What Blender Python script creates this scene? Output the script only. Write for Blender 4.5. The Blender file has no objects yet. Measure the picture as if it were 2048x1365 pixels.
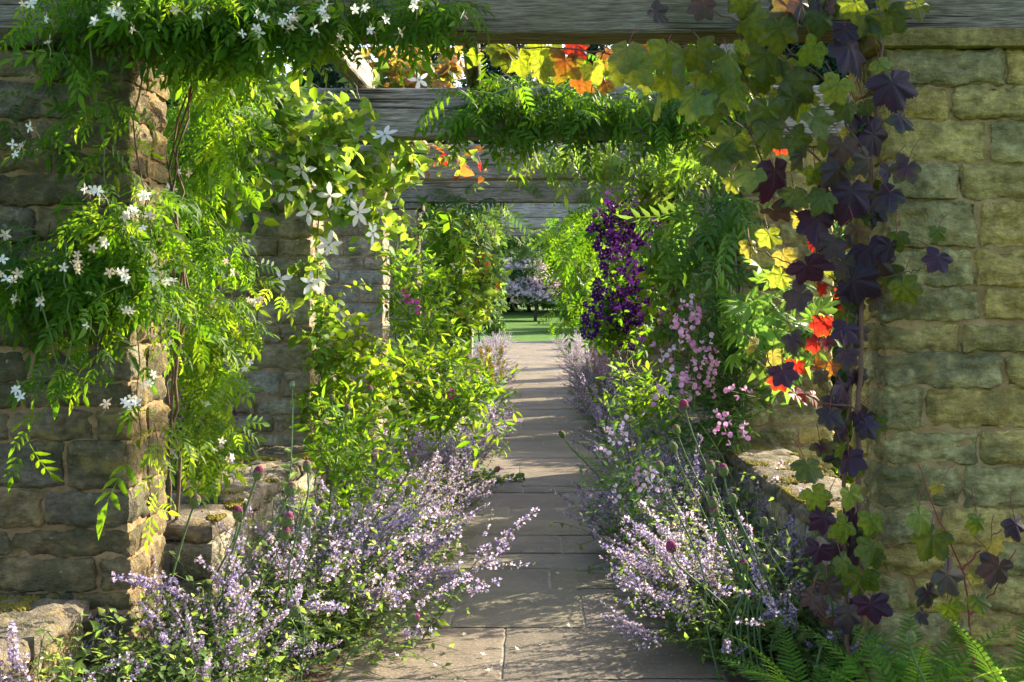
import bpy, math, random
import numpy as np
from math import radians as R, pi, sin, cos

# ------------------------------------------------------------------ camera, sky, sun, exposure
sc = bpy.context.scene
COL = sc.collection
EYE, FPX, VX, VY = 1.55, 2600.0, 1065.0, 610.0
cam_d = bpy.data.cameras.new("camera")
cam = bpy.data.objects.new("camera", cam_d)
COL.objects.link(cam)
cam.location = (0, 0, EYE)
cam.rotation_euler = (R(90), 0, 0)
cam_d.sensor_width = 36
cam_d.lens = FPX / 2048 * 36
cam_d.shift_x = -(VX - 1024) / 2048
cam_d.shift_y = -(682.5 - VY) / 2048
cam_d.clip_end = 2000
sc.camera = cam

SUN_EL, SUN_AZ = R(30), R(50)          # azimuth measured from +Y towards +X
w = bpy.data.worlds.new("World")
sc.world = w
w.use_nodes = True
wn = w.node_tree
sky = wn.nodes.new("ShaderNodeTexSky")
sky.sky_type = 'NISHITA'
sky.sun_disc = False
sky.sun_elevation = SUN_EL
sky.sun_rotation = SUN_AZ
bg = wn.nodes["Background"]
bg.inputs[1].default_value = 0.15
sky.dust_density = 3.0
sky.ozone_density = 0.4
sky.air_density = 0.9
wn.links.new(sky.outputs[0], bg.inputs[0])
sl = bpy.data.lights.new("sun", 'SUN')
sun = bpy.data.objects.new("sun", sl)
COL.objects.link(sun)
sl.energy = 5.0
sl.angle = R(0.5)
sl.color = (1.0, 0.88, 0.66)
sun.rotation_euler = (R(90) - SUN_EL, 0, pi - SUN_AZ)
sc.view_settings.view_transform = 'Standard'
sc.view_settings.look = 'None'
sc.view_settings.gamma = 1
sc.view_settings.exposure = 1.8
sc.render.engine = 'CYCLES'
sc.cycles.use_denoising = True
sc.cycles.max_bounces = 8
sc.cycles.diffuse_bounces = 4
sc.cycles.transmission_bounces = 4
sc.cycles.caustics_reflective = False
sc.cycles.caustics_refractive = False
sc.cycles.sample_clamp_indirect = 6

# ------------------------------------------------------------------ numbers and noise
rng = np.random.default_rng(7)

def P(px, py, Y):
    """world point seen at photo pixel px, py and distance Y"""
    return np.array([(px - VX) * Y / FPX, Y, EYE - (py - VY) * Y / FPX])

def gz(y):
    return np.maximum(0, np.asarray(y, float) - 22) * 0.012

def nrm(a):
    a = np.asarray(a, float)
    return a / np.maximum(np.linalg.norm(a, axis=-1, keepdims=True), 1e-9)

def hsh(ix, iy, iz):
    h = (ix * 374761393 + iy * 668265263 + iz * 2147483647) & 0xffffffff
    h = ((h ^ (h >> 13)) * 1274126177) & 0xffffffff
    h = ((h ^ (h >> 16)) * 2246822519) & 0xffffffff
    return ((h ^ (h >> 15)) & 0xffff) / 65535.0

def vnoise(p):
    p = np.asarray(p, float) + 531.7
    i = np.floor(p).astype(np.int64)
    f = p - i
    f = f * f * (3 - 2 * f)
    r = 0
    for dx in (0, 1):
        wx = f[:, 0] if dx else 1 - f[:, 0]
        for dy in (0, 1):
            wy = f[:, 1] if dy else 1 - f[:, 1]
            for dz in (0, 1):
                wz = f[:, 2] if dz else 1 - f[:, 2]
                r = r + wx * wy * wz * hsh(i[:, 0] + dx, i[:, 1] + dy, i[:, 2] + dz)
    return r * 2 - 1

def fbm(p, o=3):
    a, s, t = 1.0, 0, 0
    for k in range(o):
        s = s + a * vnoise(p * 2 ** k)
        t += a
        a *= 0.5
    return s / t

# ------------------------------------------------------------------ mesh accumulator
class Acc:
    def __init__(self):
        self.V, self.L, self.T, self.C, self.TR, self.UV, self.n = [], [], [], [], [], [], 0

    def add(self, v, loops, totals, c=(1, 1, 1), tr=None, uv=None):
        v = np.asarray(v, float).reshape(-1, 3)
        m = len(v)
        c = np.broadcast_to(np.asarray(c, float), (m, 3))
        tr = c if tr is None else np.broadcast_to(np.asarray(tr, float), (m, 3))
        uv = np.zeros((m, 3)) if uv is None else uv
        self.V.append(v); self.C.append(c); self.TR.append(tr); self.UV.append(uv)
        self.L.append(np.asarray(loops, np.int64) + self.n)
        self.T.append(np.asarray(totals, np.int64))
        self.n += m

    def inst(self, tpl, pos, d, n, s, c, tr=None, c2=None, tr2=None):
        pos = np.asarray(pos, float).reshape(-1, 3)
        M = len(pos)
        if M == 0:
            return
        d = nrm(np.broadcast_to(d, (M, 3)))
        n = np.broadcast_to(n, (M, 3))
        x = nrm(np.cross(d, n))
        z = np.cross(x, d)
        s = np.broadcast_to(np.asarray(s, float), (M,))
        tv = tpl['v']
        N = len(tv)
        v = (tv[None, :, 0, None] * x[:, None] + tv[None, :, 1, None] * d[:, None] + tv[None, :, 2, None] * z[:, None])
        v = v * s[:, None, None] + pos[:, None]
        lo = (tpl['l'][None] + (np.arange(M) * N)[:, None]).ravel()
        to = np.tile(tpl['t'], M)
        c = np.broadcast_to(np.asarray(c, float), (M, 3))
        tr = c if tr is None else np.broadcast_to(np.asarray(tr, float), (M, 3))
        tc = tpl.get('c')
        if tc is None:
            cc = np.repeat(c, N, 0); tt = np.repeat(tr, N, 0)
        else:
            cc = (c[:, None] * tc[None]).reshape(-1, 3); tt = (tr[:, None] * tc[None]).reshape(-1, 3)
        if c2 is not None:
            wt = np.tile(tpl['w'], M)[:, None]
            cc = cc * (1 - wt) + np.repeat(np.broadcast_to(c2, (M, 3)), N, 0) * wt
            tt = tt * (1 - wt) + np.repeat(np.broadcast_to(tr2, (M, 3)), N, 0) * wt
        uv = np.tile(tv, (M, 1))
        self.add(v.reshape(-1, 3), lo, to, cc, tt, uv)

    def tubes(self, pts, r, c=(.1, .1, .05), sides=4):
        """pts (M,K,3), r (M,K) or broadcastable"""
        pts = np.asarray(pts, float)
        if pts.ndim == 2:
            pts = pts[None]
        M, K, _ = pts.shape
        if M == 0:
            return
        r = np.broadcast_to(np.asarray(r, float), (M, K))
        t = np.gradient(pts, axis=1)
        t = nrm(t)
        ref = np.where(np.abs(t[..., 2:3]) > 0.9, np.array([1., 0, 0]), np.array([0, 0, 1.]))
        a = nrm(np.cross(t, ref))
        b = np.cross(t, a)
        ang = np.arange(sides) * 2 * pi / sides
        ring = a[:, :, None] * np.cos(ang)[None, None, :, None] + b[:, :, None] * np.sin(ang)[None, None, :, None]
        v = pts[:, :, None] + ring * r[:, :, None, None]
        idx = np.arange(M * K * sides).reshape(M, K, sides)
        q = np.stack([idx[:, :-1], np.roll(idx[:, :-1], -1, 2), np.roll(idx[:, 1:], -1, 2), idx[:, 1:]], -1)
        lo = q.reshape(-1)
        to = np.full(lo.size // 4, 4)
        c = np.asarray(c, float)
        if c.ndim == 2:
            c = np.repeat(c, K * sides, 0)
        self.add(v.reshape(-1, 3), lo, to, c)

    def build(self, name, mat, parent=None, loc=(0, 0, 0), smooth=True, shift=True):
        """loc: world place of the thing's origin; vertices are stored relative to it"""
        me = bpy.data.meshes.new(name)
        if self.n:
            V = np.concatenate(self.V)
            if shift:
                V = V - np.asarray(loc, float)
            L = np.concatenate(self.L); T = np.concatenate(self.T)
            me.vertices.add(len(V)); me.vertices.foreach_set("co", V.astype(np.float32).ravel())
            me.loops.add(len(L)); me.loops.foreach_set("vertex_index", L.astype(np.int32))
            me.polygons.add(len(T))
            st = np.zeros(len(T), np.int32); st[1:] = np.cumsum(T)[:-1]
            me.polygons.foreach_set("loop_start", st)
            me.polygons.foreach_set("use_smooth", np.full(len(T), smooth, bool))
            me.update(calc_edges=True)
            for nm, arr in (("tint", self.C), ("trans", self.TR)):
                A = np.concatenate(arr)
                at = me.attributes.new(nm, 'FLOAT_COLOR', 'POINT')
                at.data.foreach_set("color", np.concatenate([A, np.ones((len(A), 1))], 1).astype(np.float32).ravel())
            at = me.attributes.new("luv", 'FLOAT_VECTOR', 'POINT')
            at.data.foreach_set("vector", np.concatenate(self.UV).astype(np.float32).ravel())
        me.materials.append(mat)
        o = bpy.data.objects.new(name, me)
        COL.objects.link(o)
        if parent is not None:
            o.parent = parent
        else:
            o.location = loc
        return o

# ------------------------------------------------------------------ things, parts, copies
def tag(o, label=None, cat=None, group=None, kind=None):
    if label: o['label'] = label
    if cat: o['category'] = cat
    if group: o['group'] = group
    if kind: o['kind'] = kind
    return o

def thing(name, label, cat, loc=(0, 0, 0), group=None):
    o = bpy.data.objects.new(name, None)
    o.empty_display_size = 0.1
    COL.objects.link(o)
    o.location = [float(q) for q in loc]
    return tag(o, label, cat, group, 'thing')

def place(src_mesh_obj, name, parent, loc, d=None, n=None, s=1.0, rot=None):
    """a copy of an object (sharing its mesh) as a part; loc relative to parent"""
    o = src_mesh_obj.copy()
    o.name = name
    for k in ('label', 'category', 'group', 'kind'):
        if k in o: del o[k]
    COL.objects.link(o)
    o.parent = parent
    from mathutils import Matrix, Vector
    if d is not None:
        d = Vector(d).normalized(); n = Vector(n)
        x = d.cross(n).normalized(); z = x.cross(d)
        m = Matrix((x, d, z)).transposed()
        o.rotation_euler = m.to_euler()
    if rot is not None:
        o.rotation_euler = rot
    o.location = [float(q) for q in loc]
    o.scale = (s, s, s)
    return o

def copy_tree(o, parent=None):
    c = o.copy()
    COL.objects.link(c)
    if parent is not None:
        c.parent = parent
    for ch in list(o.children):
        copy_tree(ch, c)
    return c

# ------------------------------------------------------------------ materials
class NT:
    def __init__(self, name):
        self.m = bpy.data.materials.new(name)
        self.m.use_nodes = True
        self.t = self.m.node_tree
        self.t.nodes.clear()
        self.out = self.n("ShaderNodeOutputMaterial")

    def n(self, kind, **kw):
        x = self.t.nodes.new(kind)
        for k, v in kw.items():
            setattr(x, k, v)
        return x

    def set(self, sock, v):
        if isinstance(v, bpy.types.NodeSocket):
            self.t.links.new(v, sock)
        elif v is not None:
            if sock.type == 'RGBA' and len(v) == 3:
                v = (*v, 1)
            sock.default_value = v

    def attr(self, name, out='Color'):
        return self.n("ShaderNodeAttribute", attribute_name=name).outputs[out]

    def math(self, op, a, b=None, c=None):
        x = self.n("ShaderNodeMath", operation=op)
        for i, q in enumerate((a, b, c)):
            if q is not None:
                self.set(x.inputs[i], q)
        return x.outputs[0]

    def mix(self, f, a, b, mode='MIX'):
        x = self.n("ShaderNodeMix", data_type='RGBA', blend_type=mode)
        self.set(x.inputs[0], f); self.set(x.inputs[6], a); self.set(x.inputs[7], b)
        return x.outputs[2]

    def ramp(self, f, stops):
        x = self.n("ShaderNodeValToRGB")
        e = x.color_ramp.elements
        while len(e) < len(stops): e.new(0.5)
        for el, (p, c) in zip(e, stops):
            el.position = p
            el.color = (*c, 1) if not isinstance(c, (int, float)) else (c, c, c, 1)
        self.set(x.inputs[0], f)
        return x.outputs[0]

    def coord(self, which='Object', scale=None):
        c = self.n("ShaderNodeTexCoord").outputs[which]
        if scale is not None:
            mp = self.n("ShaderNodeMapping")
            self.set(mp.inputs[0], c)
            mp.inputs[3].default_value = scale if not isinstance(scale, (int, float)) else (scale,) * 3
            c = mp.outputs[0]
        return c

    def pos(self, scale=None):
        c = self.n("ShaderNodeNewGeometry").outputs['Position']
        if scale is not None:
            mp = self.n("ShaderNodeMapping")
            self.set(mp.inputs[0], c)
            mp.inputs[3].default_value = scale if not isinstance(scale, (int, float)) else (scale,) * 3
            c = mp.outputs[0]
        return c

    def noise(self, vec, scale=5, detail=4, rough=0.55, dist=0):
        x = self.n("ShaderNodeTexNoise")
        self.set(x.inputs['Vector'], vec)
        x.inputs['Scale'].default_value = scale
        x.inputs['Detail'].default_value = detail
        x.inputs['Roughness'].default_value = rough
        x.inputs['Distortion'].default_value = dist
        return x.outputs[0]

    def bump(self, h, strength=0.5, dist=0.01, normal=None):
        x = self.n("ShaderNodeBump")
        x.inputs['Strength'].default_value = strength
        x.inputs['Distance'].default_value = dist
        self.set(x.inputs['Height'], h)
        if normal is not None:
            self.set(x.inputs['Normal'], normal)
        return x.outputs[0]

    def pbsdf(self, col, rough=0.6, spec=0.3, normal=None):
        x = self.n("ShaderNodeBsdfPrincipled")
        self.set(x.inputs['Base Color'], col)
        self.set(x.inputs['Roughness'], rough)
        x.inputs['Specular IOR Level'].default_value = spec
        if normal is not None:
            self.set(x.inputs['Normal'], normal)
        return x.outputs[0]

    def finish(self, sh):
        self.set(self.out.inputs[0], sh)
        return self.m

def leaf_material(name, rough=0.45, spec=0.35, tfac=0.42, veins=False):
    k = NT(name)
    tint, trans = k.attr("tint"), k.attr("trans")
    nz = k.noise(k.pos(), 60, 2)
    f = k.math('MULTIPLY_ADD', nz, 0.5, 0.75)
    tint = k.mix(1.0, tint, f, 'MULTIPLY')
    normal = None
    if veins:
        uv = k.attr("luv", 'Vector')
        sp = k.n("ShaderNodeSeparateXYZ")
        k.set(sp.inputs[0], uv)
        r = k.math('SQRT', k.math('ADD', k.math('MULTIPLY', sp.outputs[0], sp.outputs[0]), k.math('MULTIPLY', sp.outputs[1], sp.outputs[1])))
        th = k.math('ABSOLUTE', k.math('ARCTAN2', sp.outputs[0], sp.outputs[1]))
        best = None
        for a0 in (0.0, 0.87, 1.85):
            dd = k.math('MULTIPLY', r, k.math('ABSOLUTE', k.math('SINE', k.math('SUBTRACT', th, a0))))
            best = dd if best is None else k.math('MINIMUM', best, dd)
        # side veins: chevrons off the main ones
        sv = k.math('PINGPONG', k.math('MULTIPLY_ADD', best, -0.7, r), 0.055)
        sv = k.math('MULTIPLY', k.math('LESS_THAN', sv, 0.0055), 0.35)
        vein = k.math('MAXIMUM', k.math('SUBTRACT', 1.0, k.math('SMOOTH_MIN', k.math('DIVIDE', best, 0.017), 1.0, 0.1)), sv)
        vein = k.math('MAXIMUM', vein, 0.0)
        blot = k.noise(uv, 3.5, 3)
        tint = k.mix(k.math('MULTIPLY', k.math('GREATER_THAN', blot, 0.63), 0.25), tint, (.06, .03, .02))
        tint = k.mix(k.math('MULTIPLY', vein, 0.45), tint, (.16, .15, .07))
        trans = k.mix(1.0, trans, k.math('MULTIPLY_ADD', vein, -0.55, 1.0), 'MULTIPLY')
        trans = k.mix(1.0, trans, k.ramp(k.noise(uv, 5, 4), [(0.35, 0.55), (0.6, 1.1)]), 'MULTIPLY')
        normal = k.bump(k.math('MULTIPLY_ADD', vein, -1.0, nz), 0.5, 0.004)
    p = k.pbsdf(tint, rough, spec, normal)
    t = k.n("ShaderNodeBsdfTranslucent")
    k.set(t.inputs[0], trans)
    m = k.n("ShaderNodeMixShader")
    m.inputs[0].default_value = tfac
    k.set(m.inputs[1], p); k.set(m.inputs[2], t.outputs[0])
    return k.finish(m.outputs[0])

M_LEAF = leaf_material("leaf", 0.55, 0.16, 0.48)
M_GLOSSY = leaf_material("glossy_leaf", 0.48, 0.2, 0.42)
M_VINE = leaf_material("vine_leaf", 0.5, 0.35, 0.42, True)
M_FINE = leaf_material("fine_foliage", 0.65, 0.15, 0.5)
M_PETAL = leaf_material("petal", 0.6, 0.15, 0.35)
M_FAR = leaf_material("far_foliage", 0.6, 0.15, 0.3)

def stem_material():
    k = NT("stem")
    c = k.attr("tint")
    nz = k.noise(k.pos(), 90, 3)
    c = k.mix(1.0, c, k.math('MULTIPLY_ADD', nz, 0.9, 0.55), 'MULTIPLY')
    return k.finish(k.pbsdf(c, 0.6, 0.25, k.bump(nz, 0.4, 0.004)))
M_STEM = stem_material()

def stone_material():
    k = NT("sandstone")
    c = k.attr("tint")
    p = k.pos()
    n1 = k.noise(p, 7, 5, 0.65)
    n2 = k.noise(p, 38, 4, 0.6)
    n3 = k.noise(k.pos((6, 6, 22)), 3, 4, 0.6, 0.6)
    c = k.mix(1.0, c, k.ramp(n1, [(0.28, 0.42), (0.5, 0.98), (0.72, 1.45)]), 'MULTIPLY')
    c = k.mix(1.0, c, k.ramp(n2, [(0.3, 0.72), (0.68, 1.2)]), 'MULTIPLY')
    c = k.mix(1.0, c, k.ramp(n3, [(0.3, 0.70), (0.65, 1.15)]), 'MULTIPLY')
    blot = k.ramp(k.noise(k.pos((1, 1, 1)), 3.3, 5, 0.62), [(0.50, 0), (0.62, 1)])
    c = k.mix(k.math('MULTIPLY', blot, 0.6), c, (.075, .085, .040))
    och = k.ramp(k.noise(k.pos((2, 2, 3)), 4.1, 4, 0.6), [(0.55, 0), (0.68, 1)])
    c = k.mix(k.math('MULTIPLY', och, 0.55), c, (.42, .31, .10))
    lich = k.ramp(k.noise(p, 19, 3, 0.6), [(0.68, 0), (0.71, 1)])
    c = k.mix(k.math('MULTIPLY', lich, 0.45), c, (.42, .44, .36))
    h = k.math('ADD', k.math('MULTIPLY', n2, 0.9), k.math('ADD', k.math('MULTIPLY', n1, 0.8), k.math('MULTIPLY', k.noise(p, 130, 4, 0.7), 0.55)))
    return k.finish(k.pbsdf(c, 0.9, 0.15, k.bump(h, 1.0, 0.03)))
M_STONE = stone_material()

def mortar_material():
    k = NT("mortar")
    tint = k.attr("tint")
    p = k.pos()
    n1 = k.noise(p, 9, 5, 0.6); n2 = k.noise(p, 70, 4, 0.65)
    c = k.ramp(n1, [(0.3, (.24, .185, .12)), (0.5, (.36, .29, .20)), (0.7, (.47, .40, .30))])
    moss = k.ramp(k.noise(p, 5, 4), [(0.55, 0), (0.66, 1)])
    c = k.mix(k.math('MULTIPLY', moss, 0.6), c, (.12, .115, .05))
    c = k.mix(1.0, c, tint, 'MULTIPLY')
    h = k.math('ADD', n1, k.math('MULTIPLY', n2, 0.7))
    return k.finish(k.pbsdf(c, 0.95, 0.1, k.bump(h, 1.0, 0.018)))
M_MORTAR = mortar_material()

def wood_material():
    k = NT("weathered_oak")
    o = k.coord('Object')
    g1 = k.noise(k.coord('Object', (2.6, 34, 34)), 1.6, 6, 0.68, 0.25)
    g2 = k.noise(k.coord('Object', (9, 160, 160)), 1.5, 3, 0.6)
    n = k.noise(o, 2.3, 4)
    c = k.ramp(g1, [(0.28, (.05, .044, .036)), (0.46, (.23, .21, .18)), (0.72, (.43, .40, .35))])
    c = k.mix(1.0, c, k.ramp(g2, [(0.32, 0.45), (0.62, 1.25)]), 'MULTIPLY')
    geo = k.n("ShaderNodeNewGeometry")
    alg = k.ramp(n, [(0.52, 0), (0.7, 1)])
    c = k.mix(k.math('MULTIPLY', alg, 0.5), c, (.12, .12, .06))
    und = k.attr("tint")
    c = k.mix(1.0, c, und, 'MULTIPLY')
    kn = k.n("ShaderNodeTexVoronoi"); k.set(kn.inputs['Vector'], k.coord('Object', (1.1, 3.2, 3.2))); kn.inputs['Scale'].default_value = 1.0
    c = k.mix(k.math('LESS_THAN', kn.outputs['Distance'], 0.10), c, (.06, .045, .03))
    sp = k.ramp(k.noise(k.coord('Object', (.9, 40, 40)), 1.3, 3, 0.55, 0.3), [(0.62, 0), (0.67, 1)])
    c = k.mix(k.math('MULTIPLY', sp, 0.8), c, (.022, .018, .014))
    h = k.math('ADD', k.math('MULTIPLY', g1, 1.0), k.math('SUBTRACT', k.math('MULTIPLY', g2, 0.5), k.math('MULTIPLY', sp, 1.2)))
    return k.finish(k.pbsdf(c, 0.85, 0.2, k.bump(h, 0.9, 0.012)))
M_WOOD = wood_material()

def slab_material():
    k = NT("paving_stone")
    c = k.attr("tint")
    p = k.pos()
    n1 = k.noise(p, 2.2, 5, 0.6); n2 = k.noise(p, 60, 4, 0.6)
    rip = k.noise(k.pos((4, 60, 1)), 1.5, 4, 0.6, 1.2)
    c = k.mix(1.0, c, k.ramp(n1, [(0.3, 0.7), (0.6, 1.15)]), 'MULTIPLY')
    c = k.mix(1.0, c, k.ramp(n2, [(0.3, 0.8), (0.65, 1.1)]), 'MULTIPLY')
    st = k.ramp(k.noise(p, 1.1, 5, 0.7), [(0.5, 0), (0.65, 1)])
    c = k.mix(k.math('MULTIPLY', st, 0.3), c, (.16, .13, .09))
    h = k.math('ADD', k.math('MULTIPLY', rip, 1.0), k.math('ADD', k.math('MULTIPLY', n2, 0.6), k.math('MULTIPLY', k.noise(p, 9, 4), 1.2)))
    return k.finish(k.pbsdf(c, 0.62, 0.3, k.bump(h, 1.0, 0.010)))
M_SLAB = slab_material()

def simple(name, stops, scale, rough=0.9, bump=0.6, bdist=0.02, spec=0.15, scale2=40):
    k = NT(name)
    p = k.pos()
    n1 = k.noise(p, scale, 5, 0.6); n2 = k.noise(p, scale2, 4, 0.6)
    c = k.ramp(n1, stops)
    c = k.mix(1.0, c, k.ramp(n2, [(0.3, 0.6), (0.7, 1.25)]), 'MULTIPLY')
    return k.finish(k.pbsdf(c, rough, spec, k.bump(n2, bump, bdist)))
M_SOIL = simple("soil", [(0.3, (.035, .024, .014)), (0.7, (.09, .065, .04))], 6, bdist=0.04)
M_GRASS = simple("lawn_grass", [(0.3, (.035, .095, .008)), (0.7, (.065, .155, .014))], 1.5, scale2=14, bdist=0.03)
M_MOSS = simple("moss", [(0.3, (.10, .09, .012)), (0.7, (.24, .19, .03))], 14, scale2=160, bdist=0.006)
M_BARK = simple("bark", [(0.3, (.05, .035, .025)), (0.7, (.16, .12, .085))], 20, scale2=70, bdist=0.01)
M_JOINT = simple("joint_mortar", [(0.3, (.22, .185, .14)), (0.7, (.40, .35, .28))], 12, scale2=90, bdist=0.006)

# ------------------------------------------------------------------ leaf templates
def T(v, f, c=None):
    l, t = [], []
    for q in f:
        l += list(q); t.append(len(q))
    d = {'v': np.array(v, float), 'l': np.array(l), 't': np.array(t)}
    if c is not None:
        d['c'] = np.array(c, float)
    return d

def blade(stations, fold=0.25, curl=0.15, wave=0.0):
    """stations [(t, halfwidth)], first and last width 0 allowed"""
    v, f, rows = [], [], []
    for i, (t, wd) in enumerate(stations):
        z = -curl * t * t
        if wd <= 1e-6:
            v.append((0, t, z)); rows.append([len(v) - 1])
        else:
            b = len(v)
            wv = wave * (1 if i % 2 else -1)
            v += [(-wd, t, z + fold * wd + wv), (0, t, z), (wd, t, z + fold * wd - wv)]
            rows.append([b, b + 1, b + 2])
    for a, b in zip(rows[:-1], rows[1:]):
        if len(a) == 1 and len(b) == 3:
            f += [(a[0], b[1], b[0]), (a[0], b[2], b[1])]
        elif len(a) == 3 and len(b) == 1:
            f += [(a[0], a[1], b[0]), (a[1], a[2], b[0])]
        elif len(a) == 3:
            f += [(a[0], a[1], b[1], b[0]), (a[1], a[2], b[2], b[1])]
    return T(v, f)

OVATE = blade([(0, 0), (.22, .24), (.55, .27), (1, 0)], 0.3, 0.18)
LANCE = blade([(0, 0), (.35, .15), (.7, .11), (1, 0)], 0.3, 0.25)
LANCE_LO = blade([(0, 0), (.4, .16), (1, 0)], 0.3, 0.2)
OVATE_LO = blade([(0, 0), (.4, .28), (1, 0)], 0.3, 0.15)
HEART = blade([(-.08, 0.0), (-.12, .22), (.12, .42), (.45, .38), (.75, .2), (1, 0)], 0.22, 0.25)
HEART['v'][0] = (0, 0, 0)
ROUND = blade([(0, 0), (.15, .28), (.5, .42), (.85, .25), (1, 0)], 0.15, 0.15)
STRAP = blade([(0, .03), (.3, .045), (.6, .04), (.85, .025), (1, 0)], 0.4, 0.9)

def join(parts):
    """[(tpl, pos, dir, normal, scale)] -> one template"""
    a = Acc()
    for tp, p, d, n, s in parts:
        a.inst(tp, [p], np.array(d, float), np.array(n, float), s, (1, 1, 1))
    return {'v': np.concatenate(a.V), 'l': np.concatenate(a.L), 't': np.concatenate(a.T)}

def compound(leaf, pairs, leaflet, ang=55, droop=0.3, term=1.2, taper=0.0, hang=0.3, t0=0.25):
    parts = []
    for i in range(pairs):
        t = t0 + (1 - t0) * i / pairs
        z = -droop * t * t
        s = leaflet * (1 - taper * i / max(1, pairs))
        for sd in (-1, 1):
            d = (sd * sin(R(ang)), cos(R(ang)), -hang)
            parts.append((leaf, (0, t, z), d, (sd * -.15, 0, 1), s))
    zt = -droop * (1 - 1e-3)
    parts.append((leaf, (0, t0 + (1 - t0) * (pairs - 0.4) / pairs, zt * .9), (0, 1, -droop - .2), (0, 0, 1), leaflet * term))
    # rachis
    w_ = 0.008
    r = T([(-w_, 0, 0), (w_, 0, 0), (w_, .5, -droop * .25), (-w_, .5, -droop * .25), (w_, 1 - .1, -droop * .85), (-w_, 1 - .1, -droop * .85)],
          [(0, 1, 2, 3), (3, 2, 4, 5)])
    parts.append((r, (0, 0, 0), (0, 1, 0), (0, 0, 1), 1))
    return join(parts)

JASMINE_LEAF = compound(LANCE, 3, 0.42, 52, 0.25, 1.5, 0.1, 0.2)
WISTERIA_LEAF = compound(LANCE, 5, 0.36, 58, 0.4, 1.1, 0.15, 0.35, 0.15)
WISTERIA_LO = compound(LANCE_LO, 5, 0.36, 58, 0.4, 1.1, 0.15, 0.35, 0.15)
TERNATE = compound(OVATE, 1, 0.55, 70, 0.2, 1.15, 0, 0.2, 0.45)
PEONY = join([(LANCE, (0, .35, 0), (sin(R(a)), cos(R(a)), -.25), (0, 0, 1), .62) for a in (-75, -35, 0, 35, 75)])

def vine_leaf(seed):
    r_ = np.random.default_rng(seed)
    lob = [(0, 1.0, 31), (50, .90, 29), (-50, .92, 29), (103, .76, 33), (-103, .74, 33)]
    lob = [(a + r_.normal(0, 3), L * r_.uniform(.93, 1.05), w_) for a, L, w_ in lob]
    n = 120
    ang = np.linspace(-172, 172, n)
    rad = np.full(n, 0.40)
    for a, L, w_ in lob:
        x = np.abs(ang - a) / w_
        rad = np.maximum(rad, L * np.clip(1 - 0.36 * x ** 1.12, 0, 1))
    rad *= 1 + 0.065 * (np.abs(((ang / 6.5) % 1) - 0.5) * 4 - 1) + r_.normal(0, .008, n)
    edge = np.clip((172 - np.abs(ang)) / 14, .0, 1)
    rad *= 0.5 + 0.5 * edge
    th = np.radians(ang)
    v, f = [(0, 0, 0)], []
    rings = (0.3, 0.6, 0.85, 1.0)
    ph = r_.uniform(0, 6); cu = r_.uniform(.05, .5); fo = r_.uniform(-.45, .3)
    for q in rings:
        rr = rad * q
        x, y = rr * np.sin(th), rr * np.cos(th)
        z = -cu * rr ** 2 + 0.06 * rr * np.cos(th * 7.2) + 0.10 * rr * rr * np.sin(2.3 * th + ph) + fo * np.abs(x) + .03 * rr * np.sin(th * 11 + ph)
        v += list(zip(x, y, z))
    for j in range(n - 1):
        f.append((0, 1 + j + 1, 1 + j))
    for k in range(len(rings) - 1):
        b0, b1 = 1 + k * n, 1 + (k + 1) * n
        for j in range(n - 1):
            f.append((b0 + j, b0 + j + 1, b1 + j + 1, b1 + j))
    t = T(v, f)
    rr = np.linalg.norm(t['v'][:, :2], axis=1) / np.concatenate([[1], np.tile(rad, len(rings))])
    t['w'] = np.clip(rr ** 2 * .8 + .55 * fbm(t['v'] * 3.5 + seed * 7, 2), 0, 1)
    return t
VINE = [vine_leaf(s) for s in range(10)]

def petals(n, stations, tilt=0.1, fold=0.1, curl=0.1, centre=None, inner=0.0):
    b = blade(stations, fold, curl)
    parts = [(b, (inner * sin(2 * pi * i / n), inner * cos(2 * pi * i / n), 0), (sin(2 * pi * i / n), cos(2 * pi * i / n), tilt), (0, 0, 1), 1) for i in range(n)]
    return join(parts)

BLOB = None
def blob_tpl(n=6, m=4):
    v, f = [], []
    for i in range(m + 1):
        a = pi * i / m
        if i in (0, m):
            v.append((0, 0, cos(a)))
        else:
            for j in range(n):
                v.append((sin(a) * cos(2 * pi * j / n), sin(a) * sin(2 * pi * j / n), cos(a)))
    for j in range(n):
        f.append((0, 1 + j, 1 + (j + 1) % n))
    for i in range(m - 2):
        for j in range(n):
            a, b = 1 + i * n + j, 1 + i * n + (j + 1) % n
            f.append((a, a + n, b + n, b))
    last = len(v) - 1
    for j in range(n):
        f.append((last, 1 + (m - 2) * n + (j + 1) % n, 1 + (m - 2) * n + j))
    return T(v, f)
BLOB = blob_tpl()

# ------------------------------------------------------------------ colours
def pick(pal, M, r=rng, jit=0.16):
    """pal [(weight, tint, trans)] -> arrays"""
    wts = np.array([q[0] for q in pal], float)
    i = r.choice(len(pal), M, p=wts / wts.sum())
    c = np.array([q[1] for q in pal])[i]; t = np.array([q[2] for q in pal])[i]
    j = np.exp(r.normal(0, jit, (M, 1))) * np.exp(r.normal(0, .05, (M, 3)))
    return np.clip(c * j, 0, .95), np.clip(t * j, 0, .95)

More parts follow.
